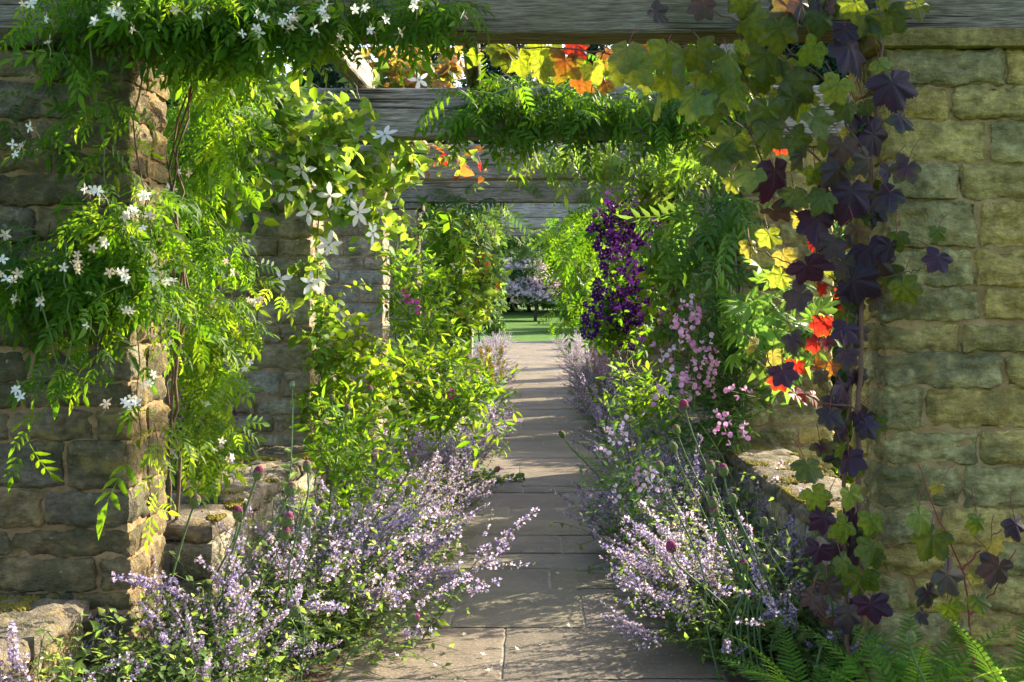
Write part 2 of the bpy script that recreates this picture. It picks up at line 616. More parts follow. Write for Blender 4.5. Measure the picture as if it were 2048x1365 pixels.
G_JAS = [(5, (.032, .090, .007), (.20, .41, .010)), (3, (.048, .118, .008), (.28, .50, .012)), (1, (.075, .150, .010), (.40, .56, .02))]
G_HEART = [(4, (.065, .155, .010), (.36, .54, .045)), (2, (.14, .25, .035), (.46, .6, .055)), (1, (.05, .12, .03), (.2, .36, .03))]
G_WIS = [(5, (.034, .100, .007), (.21, .43, .010)), (2, (.055, .135, .009), (.31, .53, .012)), (1, (.024, .066, .008), (.13, .30, .012))]
G_YEL = [(4, (.08, .155, .010), (.38, .54, .02)), (3, (.052, .125, .008), (.27, .46, .012)), (.6, (.19, .19, .03), (.48, .42, .05))]
G_BRI = [(4, (.070, .165, .010), (.35, .57, .02)), (3, (.045, .120, .008), (.24, .46, .012)), (2, (.11, .215, .014), (.45, .62, .03))]
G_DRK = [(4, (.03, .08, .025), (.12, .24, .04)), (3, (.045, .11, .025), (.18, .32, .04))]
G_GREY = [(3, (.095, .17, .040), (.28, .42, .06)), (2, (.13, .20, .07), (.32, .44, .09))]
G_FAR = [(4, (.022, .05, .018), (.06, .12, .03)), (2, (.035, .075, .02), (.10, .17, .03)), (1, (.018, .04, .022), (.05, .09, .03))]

# ------------------------------------------------------------------ shoots: stems with leaves, many at once
def shoots(r, bases, dirs, length, K, droop=0.5, wander=0.35):
    M = len(bases)
    p = np.zeros((M, K + 1, 3)); dd = np.zeros((M, K + 1, 3))
    d = nrm(dirs); p[:, 0] = bases; dd[:, 0] = d
    st = np.broadcast_to(np.asarray(length, float), (M,))[:, None] / K
    for k in range(K):
        d = nrm(d + np.array([0, 0, -droop / K * 2]) + r.normal(0, wander / math.sqrt(K), (M, 3)))
        p[:, k + 1] = p[:, k] + d * st
        dd[:, k + 1] = d
    return p, dd

def leafy(r, leaf_acc, stem_acc, p, dd, tpl, size, pal, stem_r=0.002, stem_c=(.07, .10, .03), face=(0, -.5, .8), frand=0.55, spread=0.8, both=True, down=0.25, skip=0.0, petiole=0.3, start=1):
    M, K1, _ = p.shape
    q = p[:, start:].reshape(-1, 3); d = dd[:, start:].reshape(-1, 3)
    for sd in ((-1, 1) if both else (0,)):
        m = len(q)
        if sd == 0:
            sgn = np.tile(np.where(np.arange(K1 - start) % 2, 1, -1), M)[:, None]
        else:
            sgn = sd
        keep = r.random(m) > skip
        side = nrm(np.cross(d, np.array([0, 0, 1.0]) + r.normal(0, .45, (m, 3))))
        ld = nrm(d * (1 - spread) + side * sgn * spread + np.array([0, 0, -down]) + r.normal(0, .28, (m, 3)))
        n = np.array(face, float) + r.normal(0, frand, (m, 3))
        s = size * np.exp(r.normal(0, .22, m))
        pos = q + ld * (s * petiole)[:, None]
        c, t = pick(pal, m, r)
        if isinstance(tpl, list):
            wh = r.integers(0, len(tpl), m)
            for k_, tp in enumerate(tpl):
                kk = keep & (wh == k_)
                leaf_acc.inst(tp, pos[kk], ld[kk], n[kk], s[kk], c[kk], t[kk])
        else:
            leaf_acc.inst(tpl, pos[keep], ld[keep], n[keep], s[keep], c[keep], t[keep])
        if petiole > 0.12 and stem_acc is not None:
            stem_acc.tubes(np.stack([q[keep], pos[keep]], 1), stem_r * .6, stem_c, 3)
    if stem_acc is not None:
        stem_acc.tubes(p, np.linspace(stem_r * 1.5, stem_r * .6, K1)[None], stem_c, 3)

def pad(r, px, py, Y, rx, ry, dy, n):
    """n random points in an ellipsoid given by its look in the photo"""
    u = nrm(r.normal(size=(n, 3))) * (r.random((n, 1)) ** (1 / 2.4))
    Yv = Y + u[:, 1] * dy
    x = px + u[:, 0] * rx; y = py + u[:, 2] * ry
    return np.stack([(x - VX) * Yv / FPX, Yv, EYE - (y - VY) * Yv / FPX], 1)

def rdirs(r, n, bias=(0, 0, 0), amt=1.0):
    return nrm(np.array(bias, float) + r.normal(0, amt, (n, 3)))

def smooth_line(pts, n=24, wob=0.0, r=rng):
    pts = np.asarray(pts, float)
    t = np.linspace(0, len(pts) - 1, n)
    i = np.clip(t.astype(int), 0, len(pts) - 2); f = (t - i)[:, None]
    a = pts[np.clip(i - 1, 0, len(pts) - 1)]; b = pts[i]; c = pts[i + 1]; d = pts[np.clip(i + 2, 0, len(pts) - 1)]
    o = 0.5 * ((2 * b) + (-a + c) * f + (2 * a - 5 * b + 4 * c - d) * f ** 2 + (-a + 3 * b - 3 * c + d) * f ** 3)
    if wob:
        o = o + r.normal(0, wob, o.shape)
    return o

def pxline(pts, n=24, wob=0.0):
    return smooth_line([P(*q) for q in pts], n, wob)

# ================================================================== SETTING: ground, path
def sheet(name, x0, x1, ys, dz, mat, kind='structure', nx=1):
    a = Acc()
    xs = np.linspace(x0, x1, nx + 1)
    v = [(x, y, float(gz(y)) + dz) for y in ys for x in xs]
    f = []
    for j in range(len(ys) - 1):
        for i in range(nx):
            b = j * (nx + 1) + i
            f.append((b, b + 1, b + nx + 2, b + nx + 1))
    t = T(v, f)
    a.add(t['v'], t['l'], t['t'])
    return tag(a.build(name, mat, smooth=False), kind=kind)

PATH_END = 45.0
sheet("ground", -400, 400, [-60, 22, 120, 900], -0.012, M_GRASS)

def soil_sheet(name, x0, x1, y0, y1):
    a = Acc()
    nx, ny = 14, 90
    X, Y = np.meshgrid(np.linspace(x0, x1, nx), np.linspace(y0, y1, ny))
    p = np.stack([X.ravel(), Y.ravel(), np.zeros(X.size)], 1)
    z = fbm(p * 5, 3) * 0.02 + 0.012 + gz(p[:, 1])
    p[:, 2] = z
    idx = np.arange(nx * ny).reshape(ny, nx)
    q = np.stack([idx[:-1, :-1], idx[:-1, 1:], idx[1:, 1:], idx[1:, :-1]], -1).reshape(-1)
    a.add(p, q, np.full(q.size // 4, 4))
    return tag(a.build(name, M_SOIL), kind='structure')
soil_sheet("border_soil", -4.2, -0.84, 1.5, 33)
soil_sheet("border_soil", 0.80, 4.2, 1.5, 33)

def paving():
    r = np.random.default_rng(3)
    base = Acc(); sl_ = Acc()
    y = 1.0
    while y < PATH_END:
        dpt = r.choice([.38, .46, .55, .62, .75, .85])
        y1 = min(y + dpt, PATH_END)
        # joints across
        n = r.choice([2, 3, 3, 4])
        cuts = np.sort(r.uniform(-.75, .75, n - 1))
        cuts = [c for i, c in enumerate(cuts) if i == 0 or c - cuts[i - 1] > .28]
        xs = [-.86] + list(cuts) + [.82]
        for a, b in zip(xs[:-1], xs[1:]):
            g = 0.005 + r.random() * .007
            x0, x1, ya, yb = a + g, b - g, y + g * .6, y1 - g * .6
            dz = 0.013 + r.normal(0, .0010)
            tx, ty = r.normal(0, .0012), r.normal(0, .0012)
            nx_, ny_ = max(2, int((x1 - x0) / .07)), max(2, int((yb - ya) / .07))
            X, Yg = np.meshgrid(np.linspace(x0, x1, nx_ + 1), np.linspace(ya, yb, ny_ + 1))
            ed = np.minimum.reduce([X - x0, x1 - X, Yg - ya, yb - Yg])
            pp = np.stack([X.ravel(), Yg.ravel(), np.zeros(X.size)], 1)
            z = dz + gz(pp[:, 1]) + fbm(pp * 6, 2) * .0028 - np.where(ed.ravel() < 1e-6, .003, 0) + tx * (pp[:, 0] - x0) + ty * (pp[:, 1] - ya)
            pp[:, 2] = z
            jx = fbm(pp * 9 + 7, 2) * .006
            pp[:, 0] += np.where(ed.ravel() < 1e-6, jx, 0)
            pp[:, 1] += np.where(ed.ravel() < 1e-6, jx, 0)
            idx = np.arange((nx_ + 1) * (ny_ + 1)).reshape(ny_ + 1, nx_ + 1)
            q = np.stack([idx[:-1, :-1], idx[:-1, 1:], idx[1:, 1:], idx[1:, :-1]], -1).reshape(-1)
            base_c = np.array([.158, .130, .094]) * r.uniform(.82, 1.14) * np.array([1, 1 + r.normal(0, .03), 1 + r.normal(0, .07)])
            sl_.add(pp, q, np.full(q.size // 4, 4), base_c)
        y = y1
    o = sl_.build("path", M_SLAB)
    tag(o, kind='structure')
    sheet("path_bed", -.87, .83, [0.9, 22, PATH_END], 0.003, M_JOINT)
paving()

# ================================================================== STONEWORK
def block(acc, x0, x1, y0, y1, z0, z1, res, amp, seed, tint, rr=0.009, pitch=0.010):
    """one rough-faced stone as a closed rounded box"""
    size = np.array([x1 - x0, y1 - y0, z1 - z0]); c0 = np.array([x0, y0, z0])
    N = np.maximum(2, np.round(size / res).astype(int))
    r = min(rr, size.min() * .35)
    for ax in range(3):
        u, v = [(1, 2), (2, 0), (0, 1)][ax]
        for sd in (0, 1):
            nu, nv = N[u], N[v]
            # denser near edges
            tu = np.linspace(0, 1, nu + 1); tv = np.linspace(0, 1, nv + 1)
            U, Vv = np.meshgrid(tu, tv)
            p = np.zeros((U.size, 3))
            p[:, u] = U.ravel() * size[u]; p[:, v] = Vv.ravel() * size[v]; p[:, ax] = sd * size[ax]
            p += c0
            lo, hi = c0 + r, c0 + size - r
            q = np.clip(p, lo, hi)
            nn = nrm(p - q)
            ps = p + seed * 13.7
            ed = fbm(ps * 9, 2)
            n1 = fbm(ps * np.array([11, 11, 16]), 3)
            n2 = vnoise(ps * 34)
            ridge = np.abs(vnoise(ps * np.array([6, 6, 15]) + 5))
            fac = np.abs(vnoise(ps * np.array([19, 19, 26]) + 9))
            dis = amp * (n1 * .9 + n2 * .34 + vnoise(ps * np.array([60, 60, 80])) * .16 - ridge * .7 - fac * .7 + .42)
            eu = np.minimum(U.ravel(), 1 - U.ravel()) * size[u]; ev = np.minimum(Vv.ravel(), 1 - Vv.ravel()) * size[v]
            e = np.clip(np.minimum(eu, ev) / .038 + .35 * ed, 0, 1)
            dis = dis + pitch * (e * e * (3 - 2 * e) - .45)
            p2 = q + nn * (r + dis)[:, None]
            # ragged corners
            p2 = p2 + (q - p2) * np.clip(ed * .45, 0, .35)[:, None] * (np.abs(nn).max(1) < .97)[:, None]
            idx = np.arange(U.size).reshape(nv + 1, nu + 1)
            fq = np.stack([idx[:-1, :-1], idx[:-1, 1:], idx[1:, 1:], idx[1:, :-1]], -1)
            if not sd:
                fq = fq[..., ::-1]
            fq = fq.reshape(-1)
            acc.add(p2, fq, np.full(fq.size // 4, 4), tint)

def rough_box(acc, x0, x1, y0, y1, z0, z1, res, amp, seed, c=(1, 1, 1), r=0.01):
    block(acc, x0, x1, y0, y1, z0, z1, res, amp, seed, c, r, 0.0)

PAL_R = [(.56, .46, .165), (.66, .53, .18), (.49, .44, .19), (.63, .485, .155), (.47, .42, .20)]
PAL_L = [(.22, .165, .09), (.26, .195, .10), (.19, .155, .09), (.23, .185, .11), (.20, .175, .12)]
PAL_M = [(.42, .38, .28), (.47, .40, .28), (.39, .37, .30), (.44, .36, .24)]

def stone_pillar(label, x0, x1, y0, y1, z0, z1, seed, res, pal, rows=None, amp=0.012, mtint=(1, .93, .78)):
    """inner: +1 when the path is on the pillar's +X side. rows: [(ztop, zbottom, [joint x...])] from the top down"""
    r = np.random.default_rng(seed)
    base = (0.5 * (x0 + x1), 0.5 * (y0 + y1), z0)
    root = thing("stone_pillar", label, "pillar", base, "stone pillars of the pergola")
    st, mo = Acc(), Acc()
    if rows is None:
        rows = []
        z = z1
        k = 0
        while z > z0 + .06:
            h = r.uniform(.115, .185)
            if z - h < z0 + .07: h = z - z0
            nj = 1 if r.random() < .8 else 2
            js = sorted((x0 + (x1 - x0) * (f + (.0 if k % 2 else .0))) for f in ([r.uniform(.28, .42)] if k % 2 else [r.uniform(.58, .72)]))
            rows.append((z - .006, z - h + .006, js)); z -= h; k += 1
    for zt, zb, js in rows:
        ys = y0 + (y1 - y0) * r.uniform(.42, .58)
        g = 0.007
        xs = [x0] + [j for j in js if x0 + .05 < j < x1 - .05] + [x1]
        for a, b in zip(xs[:-1], xs[1:]):
            tint = np.array(pal[r.integers(len(pal))]) * r.uniform(.82, 1.15)
            out = r.uniform(-.004, .012)
            block(st, a + (g if a > x0 else -r.uniform(-.004, .01)), b - (g if b < x1 else -r.uniform(-.004, .01)), y0 - out, ys - g, zb + r.uniform(-.003, .005), zt, res, amp, r.random() * 50, tint)
        m = x0 + (x1 - x0) * (r.uniform(.35, .65))
        for a, b in ((x0, m), (m, x1)):
            tint = np.array(pal[r.integers(len(pal))]) * r.uniform(.82, 1.15)
            out = r.uniform(-.004, .012)
            block(st, a + (g if a > x0 else -r.uniform(-.004, .01)), b - (g if b < x1 else -r.uniform(-.004, .01)), ys + g, y1 + out, zb, zt, res * 1.6, amp, r.random() * 50, tint)
    i = 0.010
    rough_box(mo, x0 + i, x1 - i, y0 + i, y1 - i, z0, z1 + .0, max(res, .018), .008, r.random() * 9, mtint)
    st.build("stonework", M_STONE, root, base)
    mo.build("mortar", M_MORTAR, root, base)
    cap = Acc()
    block(cap, x0 - .05, x1 + .05, y0 - .045, y1 + .045, z1 + .004, z1 + .078, max(res, .02), .002, r.random() * 9, np.array(pal[0]) * .62, 0.01, 0.0)
    cap.build("capstone", M_STONE, root, base)
    return root

NROW = 8
PY = [5.0 + 3.6 * i for i in range(NROW)]
BZ = [2.614 + 0.06 * i for i in range(NROW)]
XL = [-1.548, -1.465, -1.40, -1.40, -1.40, -1.40, -1.40, -1.40]
XR = [1.352, 1.385, 1.325, 1.33, 1.33, 1.34, 1.34, 1.34]

def rows_px(rows, Y):
    return [(EYE - (a - 2.6 - VY) * Y / FPX, EYE - (b + 2.6 - VY) * Y / FPX, sorted((x - VX) * Y / FPX for x in js)) for a, b, js in rows]

R1 = [(98, 166, [2010]), (175, 238, [1900]), (248, 320, [1977]), (330, 396, [1918]), (405, 492, [1957]), (504, 570, [1950]),
      (580, 640, [1965]), (652, 702, [1922]), (711, 772, [2010]), (780, 856, [1850]), (865, 925, [1960]), (935, 1012, [1925]),
      (1020, 1086, [1880]), (1093, 1150, [1990]), (1158, 1222, [1822, 1970]), (1230, 1300, [1900]), (1308, 1380, [1970]), (1386, 1418, [1850])]
L1 = [(97, 160, [75]), (168, 234, [172]), (242, 300, [65]), (308, 344, [105]), (352, 410, [190]), (418, 480, [70]), (490, 548, [160]), (556, 612, [60]),
      (622, 692, [185]), (702, 762, [60]), (770, 816, [45]), (826, 880, [20, 190]), (888, 974, [132]), (984, 1054, [85]), (1064, 1112, [20]), (1120, 1182, [195]),
      (1190, 1222, [150]), (1230, 1262, [190]), (1270, 1330, [120]), (1338, 1418, [60])]

ORD = ["nearest", "second", "third", "fourth", "fifth", "sixth", "seventh", "eighth"]
for i in range(NROW):
    zt = BZ[i] - 0.082
    z0 = float(gz(PY[i])) - 0.05
    res = [.0105, .018, .032, .05, .06, .07, .07, .07][i]
    dep = 0.5
    wl = .85 if i == 0 else .60
    lab_l = ["brown stone pillar under white jasmine at the left edge", "grey stone pillar under white clematis behind the jasmine pillar",
             "stone pillar with a sunlit edge beside the pale green pea stems"][i] if i < 3 else f"ivied stone pillar left of the path, {ORD[i]} from the front"
    lab_r = ["olive stone pillar with bare coursed blocks behind the purple vine", "stone pillar hung with wisteria leaves between purple vine and pink peas",
             "stone pillar beside the purple clematis, half covered in yellow green leaves"][i] if i < 3 else f"ivied stone pillar right of the path, {ORD[i]} from the front"
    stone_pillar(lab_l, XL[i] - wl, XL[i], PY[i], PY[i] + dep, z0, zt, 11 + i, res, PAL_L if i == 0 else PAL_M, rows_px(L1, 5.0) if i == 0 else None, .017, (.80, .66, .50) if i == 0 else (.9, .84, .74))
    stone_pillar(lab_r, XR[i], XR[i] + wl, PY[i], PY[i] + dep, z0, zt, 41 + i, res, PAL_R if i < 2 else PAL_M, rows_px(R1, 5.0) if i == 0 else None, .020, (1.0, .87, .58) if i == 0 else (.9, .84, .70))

# low walls between the pillars
def low_wall(label, x0, x1, y0, y1, ztop, seed, res, pal):
    r = np.random.default_rng(seed)
    base = (.5 * (x0 + x1), .5 * (y0 + y1), float(gz(.5 * (y0 + y1))))
    root = thing("low_wall", label, "wall", base, "low stone walls between the pillars")
    st, mo, cp, ms = Acc(), Acc(), Acc(), Acc()
    g0 = float(gz(y0))
    z = ztop - .085 + g0
    xm = .5 * (x0 + x1)
    while z > g0:
        h = r.uniform(.11, .17)
        zb = max(z - h, g0 - .06)
        for a, b in ((x0, xm - .01), (xm + .01, x1)):
            y = y0
            while y < y1 - .05:
                l = r.uniform(.22, .5)
                ye = min(y + l, y1)
                if y1 - ye < .12: ye = y1
                block(st, a + r.uniform(-.012, .012), b + r.uniform(-.012, .012), y + .008, ye - .008, zb + .008, z, res, .021, r.random() * 50, np.array(pal[r.integers(len(pal))]) * r.uniform(.85, 1.15))
                y = ye
        z = zb
    rough_box(mo, x0 + .015, x1 - .015, y0 + .03, y1 - .03, g0 - .05, ztop - .09 + g0, max(.03, res), .008, r.random() * 9)
    y = y0
    while y < y1 - .05:
        ye = min(y + r.uniform(.45, .8), y1)
        if y1 - ye < .2: ye = y1
        dx = r.uniform(.0, .02)
        block(cp, x0 - .008 - dx, x1 + .008 + dx, y + .004, ye - .004, ztop - .082 + g0, ztop + r.uniform(-.006, .006) + g0, res, .020, r.random() * 50, np.array([.24, .20, .145]) * r.uniform(.85, 1.1))
        # moss cushions on the coping
        if res < .03:
            m = 2600
            q = np.stack([r.uniform(x0 - .02, x1 + .02, m), r.uniform(y + .01, ye - .01, m), np.full(m, ztop + g0 + .004)], 1)
            q = q[fbm(q * np.array([5, 4, 1]) + seed, 3) + r.normal(0, .05, m) > .22]
            m = len(q)
            ms.inst(BLOB, q, (1, 0, 0), (0, 0, 1), r.uniform(.004, .011, m), (1, 1, 1))
        y = ye
    st.build("stonework", M_STONE, root, base)
    mo.build("mortar", M_MORTAR, root, base)
    cp.build("coping", M_STONE, root, base)
    if ms.n:
        tag(ms.build("moss", M_MOSS, root, base), kind='stuff')
low_wall("low mossy stone wall running toward the camera in front of the jasmine pillar", -2.08, -1.71, 2.4, 4.97, .43, 71, .022, PAL_L)
low_wall("low stone wall with mossy sunlit top behind the jasmine pillar", -1.76, -1.37, 5.53, 8.57, .62, 72, .022, PAL_M)
low_wall("low stone wall with mossy top behind the purple vine", 1.27, 1.62, 5.53, 8.57, .62, 73, .022, PAL_M)
for i in range(1, 5):
    low_wall(f"low stone wall left of the path after the {ORD[i]} pillar", -1.76, -1.38, PY[i] + .53, PY[i + 1] - .03, .62, 80 + i, .06, PAL_M)
    low_wall(f"low stone wall right of the path after the {ORD[i]} pillar", 1.30, 1.68, PY[i] + .53, PY[i + 1] - .03, .62, 90 + i, .06, PAL_M)

# ================================================================== TIMBER
def timber(name, label, cat, p0, p1, wd, ht, seed, group, tint=(1, 1, 1), res=.05):
    """squared oak from p0 to p1 (centre of its underside); length along local X"""
    p0, p1 = np.array(p0, float), np.array(p1, float)
    L = np.linalg.norm(p1 - p0)
    r = np.random.default_rng(seed)
    n = max(4, int(L / res))
    # cross-section with eased edges, several points a side
    b = .010
    prof = []
    for (ya, za), (yb, zb), m in (((-wd / 2 + b, 0), (wd / 2 - b, 0), 8), ((wd / 2, b), (wd / 2, ht - b), 14), ((wd / 2 - b, ht), (-wd / 2 + b, ht), 6), ((-wd / 2, ht - b), (-wd / 2, b), 14)):
        for k in range(m + 1):
            prof.append((ya + (yb - ya) * k / m, za + (zb - za) * k / m))
    prof = np.array(prof); m = len(prof)
    xs = np.linspace(-L / 2, L / 2, n + 1)
    v = np.zeros((n + 1, m, 3))
    v[..., 0] = xs[:, None]; v[..., 1] = prof[None, :, 0]; v[..., 2] = prof[None, :, 1]
    f3 = v.reshape(-1, 3)
    c = np.array([0, 0, ht / 2])
    nn = nrm((f3 - c) * np.array([0, 1, 1]))
    d = fbm(f3 * np.array([1.2, 6, 6]) + seed * 3.1, 3) * .006 + vnoise(f3 * np.array([3, 45, 45]) + seed) * .0025
    crack = vnoise(f3 * np.array([.9, 34, 34]) + seed * 1.7)
    d -= np.clip((crack - .5) * 6, 0, 1) * .009
    f3 = f3 + nn * d[:, None]
    f3[:, 2] += .008 * np.sin(f3[:, 0] * .9 + seed)
    idx = np.arange((n + 1) * m).reshape(n + 1, m)
    q = np.stack([idx[:-1], idx[1:], np.roll(idx[1:], -1, 1), np.roll(idx[:-1], -1, 1)], -1).reshape(-1)
    q = q.reshape(-1, 4)[:, ::-1].reshape(-1)
    lo = list(q) + list(idx[0]) + list(idx[-1][::-1])
    to = [4] * (len(q) // 4) + [m, m]
    a = Acc(); a.add(f3, lo, to, tint)
    o = a.build(name, M_WOOD, smooth=False, shift=False)
    me = o.data
    d_ = (p1 - p0) / L
    o.location = (p0 + p1) / 2
    o.rotation_euler = (0, -math.asin(d_[2]), math.atan2(d_[1], d_[0]))
    return tag(o, label, cat, group, 'thing')

B_LAB = ["grey oak crossbeam along the top edge, nearest overhead", "grey oak crossbeam behind the wisteria spray", "grey oak crossbeam showing just below the wisteria beam",
         "shaded oak crossbeam fourth from the front", "oak crossbeam with bluish light in its colour, fifth from the front", "oak crossbeam with bluish light in its colour, sixth from the front",
         "distant oak crossbeam seventh from the front", "farthest oak crossbeam at the end of the pergola"]
BT = [(.80, .75, .64), (1.22, 1.22, 1.24), (1.12, 1.08, 1.0), (.85, .82, .76), (1.5, 1.55, 1.65), (1.5, 1.55, 1.65), (1.2, 1.2, 1.2), (1.1, 1.1, 1.15)]  # tint per beam; bright bluish light on fifth and sixth put in colour
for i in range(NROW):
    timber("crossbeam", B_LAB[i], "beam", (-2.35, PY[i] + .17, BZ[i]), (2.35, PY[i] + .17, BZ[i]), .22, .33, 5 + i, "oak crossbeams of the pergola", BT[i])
for sx, nm in ((-1.16, "left"), (1.22, "right")):
    for k, (a, b) in enumerate(((4.6, 12.6), (12.65, 20.0), (20.05, 31.0))):
        za = BZ[0] + .342 + (a - 5.17) * .06 / 3.6; zb = BZ[0] + .342 + (b - 5.17) * .06 / 3.6
        timber("rafter", f"long oak rafter on top of the crossbeams, {nm} side, {['near', 'middle', 'far'][k]} length", "rafter", (sx, a, za), (sx, b, zb), .11, .17, 31 + k + (5 if sx > 0 else 0), "long rafters of the pergola", (1.25, 1.2, 1.15))
timber("rafter", "short oak rafter between the first two crossbeams above the path", "rafter", (-.262, 4.9, BZ[0] + .342), (-.405, 8.98, BZ[1] + .340), .095, .14, 44, "long rafters of the pergola", (.95, .9, .82))

# ================================================================== BACKGROUND: trees, shrubs beyond the pergola
def crown_points(r, lobes, n):
    """points near the surfaces of several lobes (cx,cy,cz,rx,ry,rz)"""
    out, nn = [], []
    vol = np.array([l[3] * l[5] for l in lobes]); vol = vol / vol.sum()
    for l, f in zip(lobes, vol):
        m = int(n * f) + 1
        u = nrm(r.normal(size=(m, 3)))
        rad = r.random((m, 1)) ** .35
        gap = fbm(u * 2.3 + r.random() * 30, 2)
        rad = rad * (1 + .22 * gap[:, None])
        out.append(np.array(l[:3]) + u * rad * np.array(l[3:])); nn.append(u)
    return np.concatenate(out), np.concatenate(nn)

def make_tree(name, label, cat, h, width, seed, pal, n, leaf, group, base=0.0, conifer=False, trunk_r=.22, flowers=None, mat=None):
    r = np.random.default_rng(seed)
    root = thing(name, label, cat, (0, 0, 0), group)
    tr = Acc(); cr = Acc()
    tp = smooth_line([(0, 0, -.1), (r.normal(0, .1), r.normal(0, .1), h * .3), (r.normal(0, .3), r.normal(0, .3), h * .6), (0, 0, h * .88)], 14)
    tr.tubes(tp, np.linspace(trunk_r, trunk_r * .2, 14)[None], (.09, .07, .055), 9)
    lobes = []
    if conifer:
        for k in range(9):
            f = k / 8
            lobes.append((r.normal(0, .2), r.normal(0, .2), h * (.12 + .8 * f), width * .5 * (1 - f * .85), width * .5 * (1 - f * .85), h * .11))
    else:
        nl = 10
        for k in range(nl):
            a = r.uniform(0, 2 * pi); f = r.uniform(0, 1)
            rad = width * .33 * r.uniform(.3, 1)
            lobes.append((cos(a) * rad, sin(a) * rad, base + (h - base) * (.2 + .68 * f), width * r.uniform(.18, .3), width * r.uniform(.18, .3), (h - base) * r.uniform(.10, .2)))
    for l in lobes:
        a0 = np.array([0, 0, max(.15 * h, l[2] * .62)])
        ln = smooth_line([a0, (a0 + np.array(l[:3])) / 2 + r.normal(0, .1, 3), np.array(l[:3])], 7)
        tr.tubes(ln, np.linspace(trunk_r * .4, trunk_r * .08, 7)[None], (.09, .07, .055), 5)
    p, u = crown_points(r, lobes, n)
    c, t = pick(pal, len(p), r, .3)
    cr.inst(LANCE_LO if conifer else OVATE_LO, p, nrm(u + r.normal(0, .8, p.shape) + np.array([0, 0, -.3])), r.normal(0, .6, p.shape) + np.array([0, 0, .8]) + u * .5, leaf * np.exp(r.normal(0, .3, len(p))), c, t)
    tr.build("trunk", M_BARK, root)
    tag(cr.build("crown", mat or M_FAR, root), kind='stuff')
    if flowers:
        fa = Acc()
        nf, fs, fc = flowers
        p, u = crown_points(r, lobes, nf * 3)
        u2 = u.copy(); kp = (u[:, 2] > -.45)
        p = p[kp][:nf]; u = u[kp][:nf]
        lev = np.round(p[:, 2] / .38) * .38
        p[:, 2] = lev * .5 + p[:, 2] * .5 + r.normal(0, .06, len(p))
        p = p + u * np.array([.22, .22, .14])
        col = np.array(fc) * np.exp(r.normal(0, .12, (len(p), 1)))
        fa.inst(petals(4, [(0, 0), (.5, .38), (1, 0)], .15), p, rdirs(r, len(p), (0, -.4, .1), .5), np.array([0, 0, 1]) + r.normal(0, .3, p.shape), fs * np.exp(r.normal(0, .2, len(p))), col, np.clip(col * 1.05, 0, .92))
        tag(fa.build("blossoms", M_PETAL, root), kind='stuff')
    return root

def put(root, x, y, z=None, s=1.0, rz=0.0):
    root.location = (x, y, float(gz(y)) if z is None else z)
    root.scale = (s, s, s); root.rotation_euler = (0, 0, rz)
    return root

def repeats(proto, spots, labels):
    for i, (x, y, s, rz) in enumerate(spots):
        o = proto if i == 0 else copy_tree(proto)
        o['label'] = labels[i]
        put(o, x, y, None, s, rz)

SIDE = lambda x: "left" if x < 0 else "right"
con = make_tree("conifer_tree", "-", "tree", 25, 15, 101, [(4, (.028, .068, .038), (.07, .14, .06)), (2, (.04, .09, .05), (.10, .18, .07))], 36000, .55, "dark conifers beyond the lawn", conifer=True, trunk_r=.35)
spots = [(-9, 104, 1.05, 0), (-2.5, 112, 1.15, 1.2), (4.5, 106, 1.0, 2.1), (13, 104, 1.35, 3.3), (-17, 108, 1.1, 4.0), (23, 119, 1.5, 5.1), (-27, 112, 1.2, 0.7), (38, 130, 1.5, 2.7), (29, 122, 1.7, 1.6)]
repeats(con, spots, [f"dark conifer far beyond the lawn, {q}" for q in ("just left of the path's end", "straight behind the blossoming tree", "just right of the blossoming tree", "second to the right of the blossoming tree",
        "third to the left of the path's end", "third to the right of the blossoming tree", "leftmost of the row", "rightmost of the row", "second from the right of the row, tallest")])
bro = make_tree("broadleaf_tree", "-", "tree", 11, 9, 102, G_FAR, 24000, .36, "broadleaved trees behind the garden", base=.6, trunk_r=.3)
spots = [(-11.5, 78, .8, 0), (7.5, 92, .75, 1.0), (-21, 70, 1.0, 2.2), (-15.0, 45, .85, 3.1), (24.5, 80, 1.5, 4.4), (-2.2, 94, .7, 5.2), (14, 88, .8, 2.9), (-14.5, 31, .62, 5.0), (13.5, 70, .95, 1.9), (18, 63, 1.0, 4.9), (21, 76, 1.0, .4)]  # last three trees are added to throw shade on the lawn
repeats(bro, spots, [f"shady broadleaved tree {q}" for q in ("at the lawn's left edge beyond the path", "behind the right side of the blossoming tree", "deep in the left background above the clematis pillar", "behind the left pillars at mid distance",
        "far right behind the olive pillar", "low behind the left half of the blossoming tree", "right background behind the wisteria beam", "close behind the left pillars, seen above the clematis", "added to shade the lawn from the right, nearest the path", "added to shade the lawn from the right, nearest the camera", "added to shade the lawn from the right, farthest of three")])
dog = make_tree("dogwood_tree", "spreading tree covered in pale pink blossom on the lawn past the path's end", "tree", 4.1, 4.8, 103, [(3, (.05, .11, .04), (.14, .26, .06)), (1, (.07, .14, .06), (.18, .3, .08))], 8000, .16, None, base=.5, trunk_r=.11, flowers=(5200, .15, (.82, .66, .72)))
put(dog, 0.15, 75)
